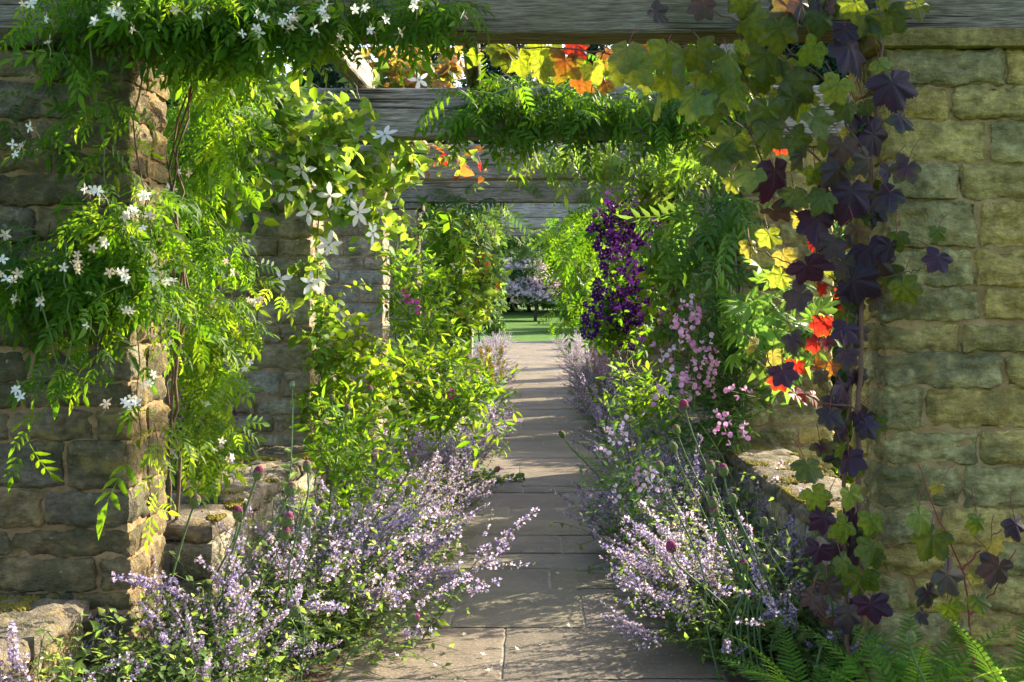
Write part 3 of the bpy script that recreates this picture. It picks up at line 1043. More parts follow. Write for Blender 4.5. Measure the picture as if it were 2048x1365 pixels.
# small tree / shrubs flanking the lawn
shr = make_tree("garden_shrub", "-", "shrub", 2.6, 2.6, 104, [(3, (.04, .10, .025), (.14, .28, .04)), (2, (.06, .13, .03), (.2, .36, .05)), (1, (.025, .06, .03), (.08, .15, .04))], 9000, .13, "shrubs flanking the lawn and the pergola", base=.05, trunk_r=.05)
spots = [(2.55, 56, 1.35, 0), (-2.6, 55, 1.1, 1), (3.9, 62, 1.5, 2), (-4.2, 60, 1.5, 3), (-3.6, 10.4, .75, 4), (-4.1, 14.5, .95, 5), (-3.9, 19, 1.0, .5), (-4.3, 24.5, 1.1, 1.5),
         (-3.7, 31, 1.1, 2.5), (2.75, 10.6, .86, 3.5), (2.9, 12.4, .92, 4.5), (2.8, 18.5, .95, 5.5), (2.8, 21.5, .95, .2), (2.8, 15.6, .9, 2.4), (2.9, 24.6, .95, 4.1), (-1.85, 45.5, .68, 2.2), (1.9, 45.5, .70, 3.0), (-6.4, 17, 1.25, 3.3), (3.0, 9.7, .42, 1.3)]  # dense right-hand shrubs are sized, and two added, to shade the path
repeats(shr, spots, ["tall green shrub right of the blossoming tree", "tawny green shrub left of the blossoming tree", "large shrub behind the right border at the lawn", "large shrub behind the left border at the lawn",
    "leafy shrub outside the low wall behind the jasmine", "leafy shrub outside the left pillars, beside the second low wall", "leafy shrub outside the left pillars at the third bay", "leafy shrub outside the left pillars at the fourth bay",
    "shrub outside the far end of the left pillars", "dense shrub outside the right pillars, just behind the wisteria pillar", "dense shrub outside the right pillars beside the third pillar", "dense shrub outside the right pillars at the fourth bay",
    "dense shrub outside the right pillars at the fifth bay", "dense shrub added to shade the path, outside the right pillars beside the fourth pillar", "dense shrub added to shade the path, outside the right pillars at the sixth bay", "round shrub beside the path's far end, left", "round shrub beside the path's far end, right", "tall shrub farther out to the left, above the jasmine wall", "small bright shrub seen through the purple vine leaves"])

# ================================================================== BORDER PLANTS
# ---- catmint
LAV = [(.50, .44, .66), (.62, .52, .66), (.68, .55, .62), (.42, .35, .64)]
FLORET = T([(0, 0, 0), (-.45, .75, .25), (0, 1.0, -.1), (.45, .75, .25), (0, .55, .5), (-.22, .95, .75), (.22, .95, .75)],
           [(0, 3, 2, 1), (0, 1, 4), (0, 4, 3), (4, 5, 6)])

def catmint_spike(seed, L=.62, lod=1):
    """one leaning, branched stem of whorled lavender flowers, base at the origin, bending towards +X"""
    r = np.random.default_rng(seed)
    K = 14
    t = np.linspace(0, 1, K)
    bend = r.uniform(-.4, 2.6)
    ln = np.stack([L * (.22 * t + .10 * t * t * bend + .02 * np.sin(t * 7 + seed)), L * (r.normal(0, .09) * t * t + .015 * np.sin(t * 9 + seed * 2)), L * .93 * t - .05 * t * t * max(0, bend)], 1)
    a = Acc()
    bloom = r.uniform(.35, .85)

    def head(ln, s0, ds, rad0, k0):
        K = len(ln)
        tan = nrm(np.gradient(ln, axis=0))
        def at(s):
            i = min(int(s * (K - 1)), K - 2); f = s * (K - 1) - i
            return ln[i] * (1 - f) + ln[i + 1] * f, tan[i]
        s = s0
        while s < .995:
            p, tg = at(s)
            rad = rad0 * (1.25 - .8 * (s - s0) / (1 - s0)) * r.uniform(.7, 1.25)
            m = max(3, int(k0 * (1 if lod else .55) * r.uniform(.6, 1.3) * (1.1 - .5 * (s - s0) / (1 - s0))))
            an = r.uniform(0, 2 * pi, m)
            ref = nrm(np.cross(tg, [0, 1, 0.2])); b = np.cross(tg, ref)
            d = ref[None] * np.cos(an)[:, None] + b[None] * np.sin(an)[:, None] + tg[None] * .5 + r.normal(0, .25, (m, 3))
            pp = p + d * rad * .4 + tg[None] * r.normal(0, .006, (m, 1))
            op = r.random(m) < bloom
            lav = np.array(LAV)[r.integers(0, 4, m)] * r.uniform(.8, 1.15, (m, 1))
            cal = np.array([(.46, .33, .40), (.34, .26, .26), (.30, .30, .20)])[r.integers(0, 3, m)] * r.uniform(.8, 1.3, (m, 1))
            c = np.where(op[:, None], lav, cal)
            a.inst(FLORET, pp, d, np.array([0, 0, 1.0]) + r.normal(0, .5, (m, 3)), np.where(op, .0118, .0085) * r.uniform(.65, 1.35, m) * (1.0 if lod else 1.5), c, np.clip(c * 1.12, 0, .92))
            a.inst(OVATE_LO, pp[: m // 2], d[: m // 2], (0, 0, 1), .0095, (.24, .25, .16))
            s += ds * (1.2 - .6 * (s - s0) / (1 - s0)) * r.uniform(.75, 1.3)

    def leaves(ln, s0, s1, ds, sz):
        K = len(ln)
        for s in np.arange(s0, s1, ds):
            p = ln[min(int(s * (K - 1)), K - 2)]
            a0 = r.uniform(0, pi)
            for k in (0, 1):
                d = np.array([cos(a0 + k * pi), sin(a0 + k * pi), r.uniform(-.1, .35)])
                c, tr = pick(G_GREY, 1, r)
                a.inst(OVATE_LO, [p], d, np.array([0, 0, 1]) + r.normal(0, .4, 3), sz * (1.15 - s * .5) * r.uniform(.7, 1.3), c, tr)
    a.tubes(ln, np.linspace(.0022, .0010, K)[None], (.16, .19, .10), 3)
    leaves(ln, .06, .56, .036 if lod else .08, .034)
    head(ln, r.uniform(.48, .60), .047, .0090, 11)
    tan = nrm(np.gradient(ln, axis=0))
    for q in range(3 if lod else 1):
        i = int(r.integers(4, 10))
        d = nrm(tan[i] * .75 + r.normal(0, .55, 3) + np.array([0, 0, .2]))
        l2 = L * r.uniform(.14, .30)
        u = np.linspace(0, 1, 7)[:, None]
        br = ln[i] + d * u * l2 + np.array([0, 0, 1.0]) * u * u * l2 * .25
        a.tubes(br, np.linspace(.0013, .0007, 7)[None], (.16, .19, .10), 3)
        leaves(br, .1, .45, .2, .020)
        head(br, .40, .14, .0075, 6)
    return a

SPIKES = []
for k in range(12):
    o = catmint_spike(200 + k, .54 + .05 * (k % 4)).build("flower_spike", M_FINE)
    SPIKES.append(o)
SPIKE_LO = [catmint_spike(230 + k, .62, 0) for k in range(5)]

def acc_tpl(a):
    return {'v': np.concatenate(a.V), 'l': np.concatenate(a.L), 't': np.concatenate(a.T), 'c': np.concatenate(a.C)}

def spike_dirs(r, n, lean=(0, 0), tmax=62):
    az = r.uniform(0, 2 * pi, n)
    tilt = np.radians(tmax) * np.sqrt(r.random(n))
    d = np.stack([np.sin(tilt) * np.cos(az) + lean[0], np.sin(tilt) * np.sin(az) + lean[1], np.cos(tilt)], 1)
    return nrm(d), az

def catmint_mound(r, rad, h, n):
    fo = Acc()
    st = Acc()
    b = np.stack([r.normal(0, rad * .28, n), r.normal(0, rad * .28, n), np.zeros(n) + .005], 1)
    d, az = spike_dirs(r, n, tmax=75)
    p, dd = shoots(r, b, d, h * r.uniform(.6, 1.1, n), 7, .25, .3)
    leafy(r, fo, None, p, dd, OVATE_LO, .034, G_GREY, face=(0, 0, 1), frand=.5, petiole=0, down=.0)
    fo.tubes(p, .0016, (.13, .17, .09), 3)
    return fo

CM_L = []
def catmint_near(label, x, y, seed, n=52, s=1.0, lean=(0, 0), rad=.22):
    r = np.random.default_rng(seed)
    root = thing("catmint_plant", label, "catmint", (x, y, float(gz(y))), "catmint plants edging the path")
    fo = catmint_mound(r, .46 * s, .54 * s, 290)
    tag(fo.build("foliage", M_FINE, root), kind='stuff')
    d, az = spike_dirs(r, n, lean, 37)
    for k in range(n):
        z = d[k]; xa = np.array([cos(az[k]), sin(az[k]), 0]); xa = nrm(xa - z * np.dot(xa, z)); ya = np.cross(z, xa)
        off = np.array([r.normal(0, rad * .5), r.normal(0, rad * .5), 0]) + np.array([d[k][0], d[k][1], 0]) * rad * .6
        place(SPIKES[r.integers(len(SPIKES))], "flower_spike", root, off, tuple(ya), tuple(z), s * r.uniform(.78, 1.2))
    return root

def catmint_far_proto(label, seed, n=70):
    r = np.random.default_rng(seed)
    root = thing("catmint_plant", label, "catmint", (0, 0, 0), "catmint plants edging the path")
    fo = catmint_mound(r, .42, .5, 170)
    tag(fo.build("foliage", M_FINE, root), kind='stuff')
    fl = Acc()
    d, az = spike_dirs(r, n, (0, 0), 38)
    tps = [acc_tpl(q) for q in SPIKE_LO]
    for k in range(n):
        z = d[k]; xa = np.array([cos(az[k]), sin(az[k]), 0]); xa = nrm(xa - z * np.dot(xa, z)); ya = np.cross(z, xa)
        off = np.array([r.normal(0, .12), r.normal(0, .12), 0]) + np.array([d[k][0], d[k][1], 0]) * .16
        fl.inst(tps[k % len(tps)], [off], ya, z, r.uniform(.78, 1.2), (1, 1, 1))
    tag(fl.build("flower_spikes", M_FINE, root), kind='stuff')
    return root

catmint_near("big sunlit catmint at the lower left, spilling over the path edge", -1.14, 5.85, 301, 70, 1.25, (.03, -.01), .36)
catmint_near("catmint by the left path edge, below the mossy wall end", -1.08, 6.75, 302, 60, 1.05, (.05, 0), .3)
catmint_near("small shaded catmint in the bottom left corner by the pillar foot", -1.63, 4.35, 303, 22, 1.0, (0, .05), .16)
catmint_near("catmint in front of the low wall at the bottom left", -1.28, 5.0, 304, 26, .85, (.1, 0), .2)
catmint_near("small catmint between the jasmine pillar and the mossy wall end", -1.46, 5.22, 311, 24, .78, (.05, 0), .16)
catmint_near("shaded catmint along the left path edge, second from the front", -.92, 7.8, 305, 52, .92, (.05, 0), .28)
catmint_near("big sunlit catmint at the lower right, leaning onto the path", 1.10, 5.8, 306, 64, 1.16, (-.06, -.01), .34)
catmint_near("catmint at the right path edge just behind the biggest one", .98, 6.7, 307, 58, .95, (-.05, 0), .28)
catmint_near("catmint in front of the mossy wall at the right, behind the grassy blades", 1.12, 6.35, 309, 40, 1.0, (0, -.05), .24)
catmint_near("catmint below the wisteria pillar, at the far end of the right mossy wall", 1.06, 8.05, 310, 44, 1.15, (0, -.1), .26)
catmint_near("catmint against the mossy wall at the right, under the purple vine", 1.10, 7.3, 308, 50, 1.12, (0, -.1), .26)
cf = catmint_far_proto("-", 320)
cspots = [(-.90, 8.8, .95, 0), (-.86, 9.9, .9, 1), (-.86, 11.0, .95, 2), (-.88, 12.2, .95, 3), (-.90, 13.5, 1.0, 4), (-.93, 14.9, 1.05, 5), (-.97, 16.4, 1.05, .5), (-1.0, 18, 1.1, 1.5), (-1.02, 20, 1.1, 2.5), (-1.05, 22.5, 1.1, 3.5), (-1.1, 25.5, 1.1, 4.5), (-1.1, 28.5, .85, 1.1), (-1.12, 32, .85, 2.2), (-1.12, 36, .85, 3.1), (-1.12, 40, .85, 4.2),
          (.94, 8.0, .95, .3), (.98, 9.1, .95, 1.3), (1.04, 10.3, .95, 2.3), (1.08, 11.6, .95, 3.3), (1.1, 13.0, .9, 4.3), (1.12, 14.6, .95, 5.3), (1.12, 16.4, .95, .8), (1.12, 18.5, 1.0, 1.8), (1.15, 21, 1.0, 2.8), (1.15, 24, 1.0, 3.8), (1.14, 27.2, .85, .4), (1.12, 31, .85, 1.4), (1.12, 35, .85, 2.4), (1.12, 39, .85, 3.4)]
clab = [f"catmint along the left path edge, {q} from the front" for q in "third fourth fifth sixth seventh eighth ninth tenth eleventh twelfth thirteenth fourteenth fifteenth sixteenth seventeenth".split()] + \
       [f"catmint along the right path edge, {q} from the front" for q in "third fourth fifth sixth seventh eighth ninth tenth eleventh twelfth thirteenth fourteenth fifteenth sixteenth".split()]
repeats(cf, cspots, clab)
for o in SPIKES:
    bpy.data.objects.remove(o)

# ---- drumstick alliums
def allium_head(seed, ripe):
    r = np.random.default_rng(seed)
    a = Acc()
    n = 230
    i = np.arange(n) + .5
    ph = np.arccos(1 - 2 * i / n); th = pi * (1 + 5 ** .5) * i
    u = np.stack([np.sin(ph) * np.cos(th), np.sin(ph) * np.sin(th), np.cos(ph)], 1)
    rad = np.array([.0195, .0195, .026 if ripe < .8 else .022])
    u2 = u.copy(); u2[:, 2] = np.where(u[:, 2] > 0, u[:, 2] * 1.12, u[:, 2])
    p = u2 * rad + np.array([0, 0, .024])
    hgt = np.clip((u[:, 2] + 1) / 2 + r.normal(0, .06, n), 0, 1)
    k = np.clip((hgt - (1 - ripe)) * 4, 0, 1)[:, None]
    c = np.array([.22, .29, .10]) * (1 - k) + np.array([.34, .06, .16]) * k
    c = c * r.uniform(.75, 1.25, (n, 1))
    a.inst(BLOB, p, u, np.array([.3, .2, 1.0]) + np.zeros((n, 3)), .0037 * r.uniform(.8, 1.25, n), c)
    a.inst(BLOB, [(0, 0, .024)], (0, 0, 1), (1, 0, 0), .0175, (.08, .10, .04))
    return a
HEADS = [allium_head(60 + k, q).build("flower_head", M_PETAL) for k, q in enumerate((.1, .25, .38, .5, .85))]

def allium(label, hx, hy, Y, bx, ripe, s=1.0, bend=.06, by=None):
    """head at photo pixel hx, hy, stem rooted at px column bx"""
    if hx < 640 and hy > 900: Y = min(Y, 5.28)
    if hx > 1300 and hy > 930 and Y < 6.6: Y = min(Y, 5.35)
    top = P(hx, hy, Y)
    base = np.array([(bx - VX) * Y / FPX, Y + (0 if by is None else by), 0.0])
    root = thing("drumstick_allium", label, "allium", base, "drumstick alliums in the borders")
    st = Acc()
    mid = (top + base) / 2 + np.array([(-1 if top[0] > base[0] else 1) * bend, 0, .02])
    hh = (hx * 7 + hy * 13) % 17 / 17 - .5
    ln = smooth_line([base, base * .72 + top * .28 + np.array([hh * .05, 0, 0]), mid + np.array([hh * -.04, .02 * hh, 0]), base * .15 + top * .85 + np.array([hh * .03, 0, .012]), top], 14)
    st.tubes(ln, np.linspace(.0052, .0036, 14)[None] * s, (.085, .15, .055), 6)
    st.build("stem", M_STEM, root, base)
    d = nrm(ln[-1] - ln[-3])
    place(HEADS[ripe], "flower_head", root, top - base - d * .003, tuple(nrm(np.cross(d, [0, 1, .1]))), tuple(d), s * .86)
    return root

AL = [ # px, py, Y, base px, ripeness, size, label
 (513, 957, 5.7, 430, 3, 1.15, "crimson topped allium standing in front of the mossy wall at the left"),
 (475, 1037, 5.5, 415, 3, 1.1, "small maroon allium in front of the left mossy wall's end"),
 (387, 1013, 5.3, 330, 1, 1.1, "dark green allium beside the lit jasmine pillar edge"),
 (577, 990, 5.4, 395, 1, 1.2, "dark green allium, topmost of three close together over the catmint"),
 (570, 1050, 5.4, 375, 2, 1.2, "dark maroon allium, middle of three close together over the catmint"),
 (567, 1076, 5.3, 480, 2, 1.05, "dark maroon allium, lowest of three close together over the catmint"),
 (615, 942, 6.1, 600, 1, .95, "pale green allium bud left of the path, above the sunlit catmint"),
 (618, 1053, 6.0, 590, 0, .85, "small pale allium bud among the left catmint"),
 (492, 1172, 5.2, 400, 0, .9, "green allium low in the left catmint foliage"),
 (584, 1230, 5.1, 540, 0, 1.0, "round green allium in the middle of the left catmint"),
 (819, 1241, 5.2, 640, 2, 1.0, "dark round allium leaning out over the path at the bottom left"),
 (663, 1309, 5.0, 560, 0, .75, "tiny green allium near the bottom left of the path"),
 (824, 925, 6.6, 690, 1, 1.0, "pink tipped allium leaning right over the left catmint"),
 (813, 988, 6.4, 700, 0, .9, "pale allium bud leaning toward the path at the left"),
 (692, 824, 7.3, 660, 2, 1.0, "pink green allium beside the honeysuckle on the left"),
 (740, 786, 7.6, 700, 2, 1.0, "maroon allium beside the honeysuckle, above the left ferns"),
 (664, 802, 7.4, 640, 1, .85, "upper pale allium between the fern and the honeysuckle"),
 (990, 942, 8.9, 900, 3, 1.0, "pink allium lying low at the left path edge by the stray sprig"),
 (932, 718, 11, 910, 0, 1.1, "tall allium bud above the left catmint at mid distance"),
 (1370, 818, 6.4, 1480, 4, 1.15, "crimson allium tallest on the right, against the dark sweet pea leaves"),
 (1355, 868, 6.4, 1470, 1, 1.05, "pale allium just under the tallest crimson one on the right"),
 (1350, 902, 6.3, 1455, 0, 1.0, "pale allium third down beside the pink sweet peas"),
 (1421, 943, 6.3, 1500, 1, 1.0, "upper allium of a pair over the right catmint"),
 (1448, 951, 6.2, 1540, 2, 1.1, "maroon green allium of a pair, right of the paler one"),
 (1417, 966, 6.2, 1490, 1, 1.0, "lower allium beside the pair over the right catmint"),
 (1427, 1016, 6.1, 1500, 1, 1.05, "green allium above a pinker one in the right catmint"),
 (1432, 1032, 6.0, 1510, 3, 1.1, "pink allium under a green one in the right catmint"),
 (1468, 1006, 6.1, 1530, 0, .9, "slim pale allium bud between the right catmint and the wall"),
 (1322, 942, 6.5, 1440, 1, .95, "allium nearest the pale sweet pea flowers on the right"),
 (1345, 1104, 5.5, 1500, 4, 1.15, "round crimson allium hanging low over the right catmint"),
 (1127, 874, 9.0, 1240, 1, 1.1, "lone allium leaning far out over the path from the right"),
 (1490, 1139, 5.4, 1560, 2, 1.0, "dark allium low in the middle of the right catmint"),
 (1531, 1146, 5.4, 1590, 1, .9, "green allium low in the right catmint, beside the dark one"),
 (1527, 1052, 5.7, 1580, 0, .85, "pale allium in front of the right mossy wall"),
 (1446, 1090, 5.7, 1520, 1, .9, "small pink green allium halfway down the right catmint"),
 (1630, 1070, 5.0, 1640, 3, 1.1, "maroon allium in front of the vine at the right wall end"),
 (1822, 1286, 4.4, 1834, 0, .95, "pale green allium rising out of the ferns at the bottom right"),
 (1316, 655, 13, 1330, 4, 1.1, "distant crimson allium below the purple clematis"),
 (1235, 713, 10.5, 1260, 3, 1.0, "pink allium among the right catmint below the purple clematis"),
]
for px, py, Y, bx, ripe, s, lab in AL:
    allium(lab, px, py, Y, bx, ripe, s)
for o in HEADS:
    bpy.data.objects.remove(o)

# ---- ferns
PINNA = blade([(0, .03), (.08, .12), (.15, .06), (.22, .13), (.30, .065), (.37, .12), (.45, .06), (.52, .105), (.60, .05), (.67, .085), (.75, .04), (.82, .06), (.9, .025), (1, 0)], .35, .22)
def frond_acc(seed, L=.6, width=.17, lod=1, pal=None):
    """one frond rising along +Y and arching, base at the origin"""
    r = np.random.default_rng(seed)
    a = Acc()
    n = 27 if lod else 22
    t = np.linspace(0, 1, n + 2)
    arch = r.uniform(.30, .60)
    ln = np.stack([L * .05 * np.sin(t * 3 + seed) * t, L * (t - .12 * t * t), -L * arch * t ** 2.2], 1)
    a.tubes(ln, np.linspace(.003, .0008, n + 2)[None], (.14, .18, .05), 3)
    tan = nrm(np.gradient(ln, axis=0))
    pal = pal or [(3, (.075, .20, .02), (.26, .48, .03)), (1, (.11, .24, .03), (.34, .55, .05))]
    for i in range(3, n + 2):
        f = (i - 3) / (n - 1)
        wl = width * (min(1, (f + .16) * 2.4) * (1 - f) ** .8 + .04)
        for sd in (-1, 1):
            d = nrm(np.array([sd, .10 + .55 * f, 0]) + tan[i] * .25 + r.normal(0, .05, 3))
            c, tr = pick(pal, 1, r, .1)
            up = np.cross(np.array([1.0, 0, 0]), tan[i]) 
            a.inst(PINNA, [ln[i]], d, up + r.normal(0, .08, 3), wl * r.uniform(.93, 1.05), c, tr)
    return a
FRONDS = [frond_acc(400 + k, .58, .095 + .012 * (k % 2)).build("frond", M_FINE) for k in range(4)]
FRONDS_LO = [frond_acc(410 + k, .62, .12, 0).build("frond", M_FINE) for k in range(3)]

def fern(label, x, y, n, s, seed, lo=False, tilt=(25, 55), z=None):
    r = np.random.default_rng(seed)
    root = thing("fern", label, "fern", (x, y, float(gz(y)) if z is None else z), "ferns in the borders")
    for k in range(n):
        az = 2 * pi * (k + r.uniform(-.3, .3)) / n
        ti = R(r.uniform(*tilt))
        d = np.array([sin(ti) * cos(az), sin(ti) * sin(az), cos(ti)])
        nn = np.array([-cos(ti) * cos(az), -cos(ti) * sin(az), sin(ti)])
        src = (FRONDS_LO if lo else FRONDS)
        place(src[r.integers(len(src))], "frond", root, (cos(az) * .02, sin(az) * .02, 0), tuple(d), tuple(nn), s * r.uniform(.8, 1.2))
    return root
fern("fern at the bottom right, in front of the seedling vine", 1.36, 4.62, 14, .98, 1, tilt=(10, 52))
fern("fern at the very bottom right corner", 1.74, 4.6, 14, .98, 2, tilt=(10, 52))
fern("smaller fern at the bottom, between the right catmint and the vine foot", 1.02, 4.8, 11, .85, 3, tilt=(10, 50))
fern("feathery fern against the grey clematis pillar", -1.42, 8.0, 9, 1.1, 4, True, (12, 45))
fern("shaded fern behind the left catmint", -1.15, 7.3, 9, .95, 5, True)
fern("sunlit fern above the left catmint at mid distance", -.75, 12.6, 10, 1.15, 6, True, (15, 50))
fern("upright fern behind the right catmint", .75, 9.9, 9, 1.1, 7, True, (12, 42))
fern("yellow green fern behind the right catmint, nearer the path", .95, 8.4, 8, 1.0, 8, True, (12, 45))
fern("fern below the purple clematis", 1.05, 12.2, 9, 1.15, 9, True, (15, 50))
fern("fern at the foot of the wisteria pillar", 1.3, 11.2, 8, 1.1, 10, True, (15, 50))
for o in FRONDS + FRONDS_LO:
    bpy.data.objects.remove(o)

# ================================================================== CLIMBERS
def climber(name, label, cat, base, group=None):
    return thing(name, label, cat, base, group), Acc(), Acc()

def finish(root, base, leaf, stem, mat=M_LEAF, fname="foliage"):
    tag(leaf.build(fname, mat, root, base), kind='stuff')
    if stem.n:
        tag(stem.build("stem", M_STEM, root, base), kind='stuff')

def fill(r, leaf, stem, pads, tpl, size, pal, L=.3, K=6, bias=(0, -.3, -.2), droop=.5, **kw):
    for (px, py, Y, rx, ry, dy, n) in pads:
        b = pad(r, px, py, Y, rx, ry, dy, n)
        p, d = shoots(r, b, rdirs(r, n, bias, .8), L * r.uniform(.5, 1.3, n), K, droop, .45)
        leafy(r, leaf, stem, p, d, tpl, size, pal, **kw)

def protos(name, accs, mat):
    return [a.build(name, mat) for a in accs]

def drop(objs):
    for o in objs:
        bpy.data.objects.remove(o)

# ---- white jasmine over the nearest left pillar
def star(r, n, a, pos, d, size, c, cc, st, ctr=.14):
    tp = petals(n, st, .15, .12, .12)
    up = nrm(np.cross(d, r.normal(size=3)))
    a.inst(tp, [pos], up, d, size, c, np.array(c) * .8)
    a.inst(BLOB, [np.array(pos) + np.array(d) * size * .04], d, up, size * ctr, cc)

JAS_ST = [(0, .02), (.3, .17), (.65, .25), (1, 0)]
def jas_flower(seed):
    r = np.random.default_rng(seed)
    a = Acc()
    fade = seed % 4 == 3
    tp = petals(5 if seed % 5 else 4, JAS_ST, r.uniform(-.1, .5), .2, r.uniform(-.1, .45))
    a.inst(tp, [(0, 0, 0)], (r.normal(), .1, r.normal()), (0, -1, 0), .0205 * r.uniform(.85, 1.1), (.62, .52, .36) if fade else (.80, .80, .72), (.5, .42, .3) if fade else (.64, .64, .56))
    a.tubes(np.array([[0, .026, -.004], [0, .012, -.001], [0, 0, 0]]), .0017, (.5, .38, .34), 4)
    return a
JF = protos("flower", [jas_flower(500 + k) for k in range(8)], M_PETAL)
def jas_stalk(seed):
    a = Acc()
    a.tubes(smooth_line([(0, .05, -.035), (.004, .03, -.012), (0, .015, 0), (.006, -.002, .014), (.008, -.012, .026)], 9), np.array([[.0014, .0013, .0013, .0013, .0012, .0013, .0018, .0028, .0006]]), (.30, .28, .16), 5)
    return a
JS = protos("flower_cluster", [jas_stalk(505)], M_STEM)
def put_cluster(r, root, rel, k):
    cl = place(JS[0], "flower_cluster", root, rel, rot=(r.normal(0, .2), r.normal(0, .5), r.normal(0, .3)))
    for i in range(k):
        n = nrm(np.array([r.normal(0, .6), -1 + r.normal(0, .3), r.normal(.2, .45)]))
        off = (0, 0, 0) if k == 1 else (r.normal(0, .020), r.normal(-.008, .010), r.normal(0, .018))
        up = nrm(np.cross(n, r.normal(size=3)))
        # the flower faces its own -Y
        place(JF[r.integers(8)], "flower", cl, off, tuple(-n), tuple(up), r.uniform(.9, 1.15))

def jasmine():
    r = np.random.default_rng(51)
    base = (-1.45, 5.6, 0.0)
    root, lf, st = climber("jasmine", "white jasmine trailing over the nearest left pillar and the top beam", "climber", base)
    kw = dict(size=.092, pal=G_JAS, stem_r=.0017, stem_c=(.08, .12, .03), face=(.25, -.55, .75), frand=.5, spread=.75, down=.35, petiole=.1)
    fill(r, lf, st, [ # px py Y rx ry dy n
                (435, 160, 6.2, 65, 80, .3, 26), (415, 290, 6.2, 45, 60, .2, 13), (285, 440, 4.9, 60, 36, .07, 14), (415, 490, 6.2, 40, 60, .15, 13),
        (150, 455, 4.93, 100, 42, .04, 17), (50, 520, 4.93, 60, 60, .04, 12), (220, 525, 4.93, 90, 45, .04, 17), (300, 570, 4.9, 40, 36, .06, 8),
        (30, 245, 4.94, 35, 30, .03, 3), (190, 130, 4.94, 40, 70, .03, 5), (180, 250, 4.94, 40, 60, .03, 5)],
        JASMINE_LEAF, L=.30, K=5, **kw)
    fill(r, lf, st, [(240, -8, 4.85, 230, 34, .14, 40), (470, 8, 4.88, 140, 36, .14, 52), (690, -16, 4.9, 130, 22, .08, 26), (860, -4, 4.9, 90, 18, .06, 12), (430, 50, 5.0, 80, 40, .2, 24)], JASMINE_LEAF, L=.17, K=4, **kw)
    kw['pal'] = [(3, (.055, .13, .010), (.33, .51, .02)), (2, (.08, .165, .012), (.43, .58, .03))]  # brighter leaf colours for the sunlit sprays; light put in the tint
    fill(r, lf, st, [(415, 630, 6.3, 38, 70, .15, 16), (410, 760, 6.3, 45, 60, .15, 21), (405, 870, 6.2, 42, 50, .15, 14), (465, 600, 6.3, 25, 30, .1, 4), (290, 860, 4.94, 26, 36, .03, 2)],
        JASMINE_LEAF, L=.26, K=5, bias=(.25, -.3, -.1), **kw)
    # long trailing sprigs
    for ln in ([(180, 40, 4.8), (185, 140, 4.8), (205, 260, 4.8), (215, 400, 4.8)], [(128, 480, 4.72), (135, 600, 4.7), (142, 690, 4.7), (110, 780, 4.7), (40, 900, 4.7)],
               [(70, 560, 4.75), (120, 720, 4.72), (150, 745, 4.7), (60, 755, 4.7)], [(300, 90, 4.9), (270, 250, 4.93), (290, 420, 4.93), (270, 640, 4.93), (285, 900, 4.93)],
               [(470, 60, 5.6), (430, 260, 6.2), (410, 450, 6.2), (400, 640, 6.3)], [(640, 60, 5.3), (520, 120, 5.6), (450, 240, 6.0), (380, 330, 6.1)]):
        c = pxline(ln, 18, .006)
        st.tubes(c, np.linspace(.004, .0022, 18)[None], (.09, .14, .035) if ln[0][0] < 200 else (.12, .08, .04), 5)
        d = nrm(np.gradient(c, axis=0))
        leafy(r, lf, None, c[None], d[None], JASMINE_LEAF, .095, G_JAS, face=(.2, -.7, .6), frand=.4, spread=.7, down=.4, petiole=.1, start=3, skip=.25)
    # older woody stems up the pillar edge
    for k in range(4):
        c = pxline([(345 + 10 * k, 1250, 5.65), (350 - 12 * k, 900, 5.55), (355 + 8 * k, 600, 5.5), (360 - 6 * k, 300, 5.5), (420 + 20 * k, 40, 5.3)], 26, .012)
        st.tubes(c, np.linspace(.009 - .001 * k, .004, 26)[None], (.13, .09, .055), 6)
    finish(root, base, lf, st)
    fl = [(57, 20, 3), (92, 38, 1), (235, 15, 2), (500, 68, 3), (515, 45, 2), (585, 45, 4), (565, 55, 2), (645, 20, 4), (650, 30, 3), (628, 60, 1), (190, 42, 1), (240, 30, 1), (95, 85, 1), (265, 60, 1), (20, 290, 1), (42, 293, 1), (60, 255, 0),
          (182, 381, 2), (200, 388, 1), (298, 380, 2), (268, 432, 3), (292, 440, 1), (255, 430, 1), (345, 385, 2), (365, 410, 1), (358, 345, 0), (378, 346, 1), (470, 190, 3), (800, 66, 0), (925, 30, 1), (15, 492, 1), (202, 483, 2), (150, 522, 2),
          (148, 535, 1), (82, 600, 0), (232, 552, 1), (252, 558, 1), (245, 625, 1), (28, 598, 0), (20, 565, 3), (8, 540, 2), (80, 605, 1), (375, 520, 1), (310, 545, 2), (335, 562, 1), (462, 540, 2), (170, 652, 0), (332, 690, 2), (340, 745, 2), (265, 812, 3),
          (288, 770, 0), (34, 775, 2), (212, 808, 0), (415, 810, 1), (440, 893, 2), (455, 915, 1), (343, 898, 1), (505, 605, 2), (520, 600, 0), (488, 730, 1), (300, 770, 1), (395, 30, 1), (720, 10, 2), (770, 40, 1), (350, 20, 1), (830, 10, 2), (680, 75, 1), (740, 60, 1)]
    for px, py, k in fl:
        Y = 4.60 if px < 300 else (4.62 if py < 100 else (4.8 if px < 340 else 5.7))
        if py > 580 and px > 330: Y = 5.9
        put_cluster(r, root, P(px, py, Y) - np.array(base), max(1, k if py < 100 else k + int(r.integers(0, 2))))
jasmine()
drop(JF + JS)

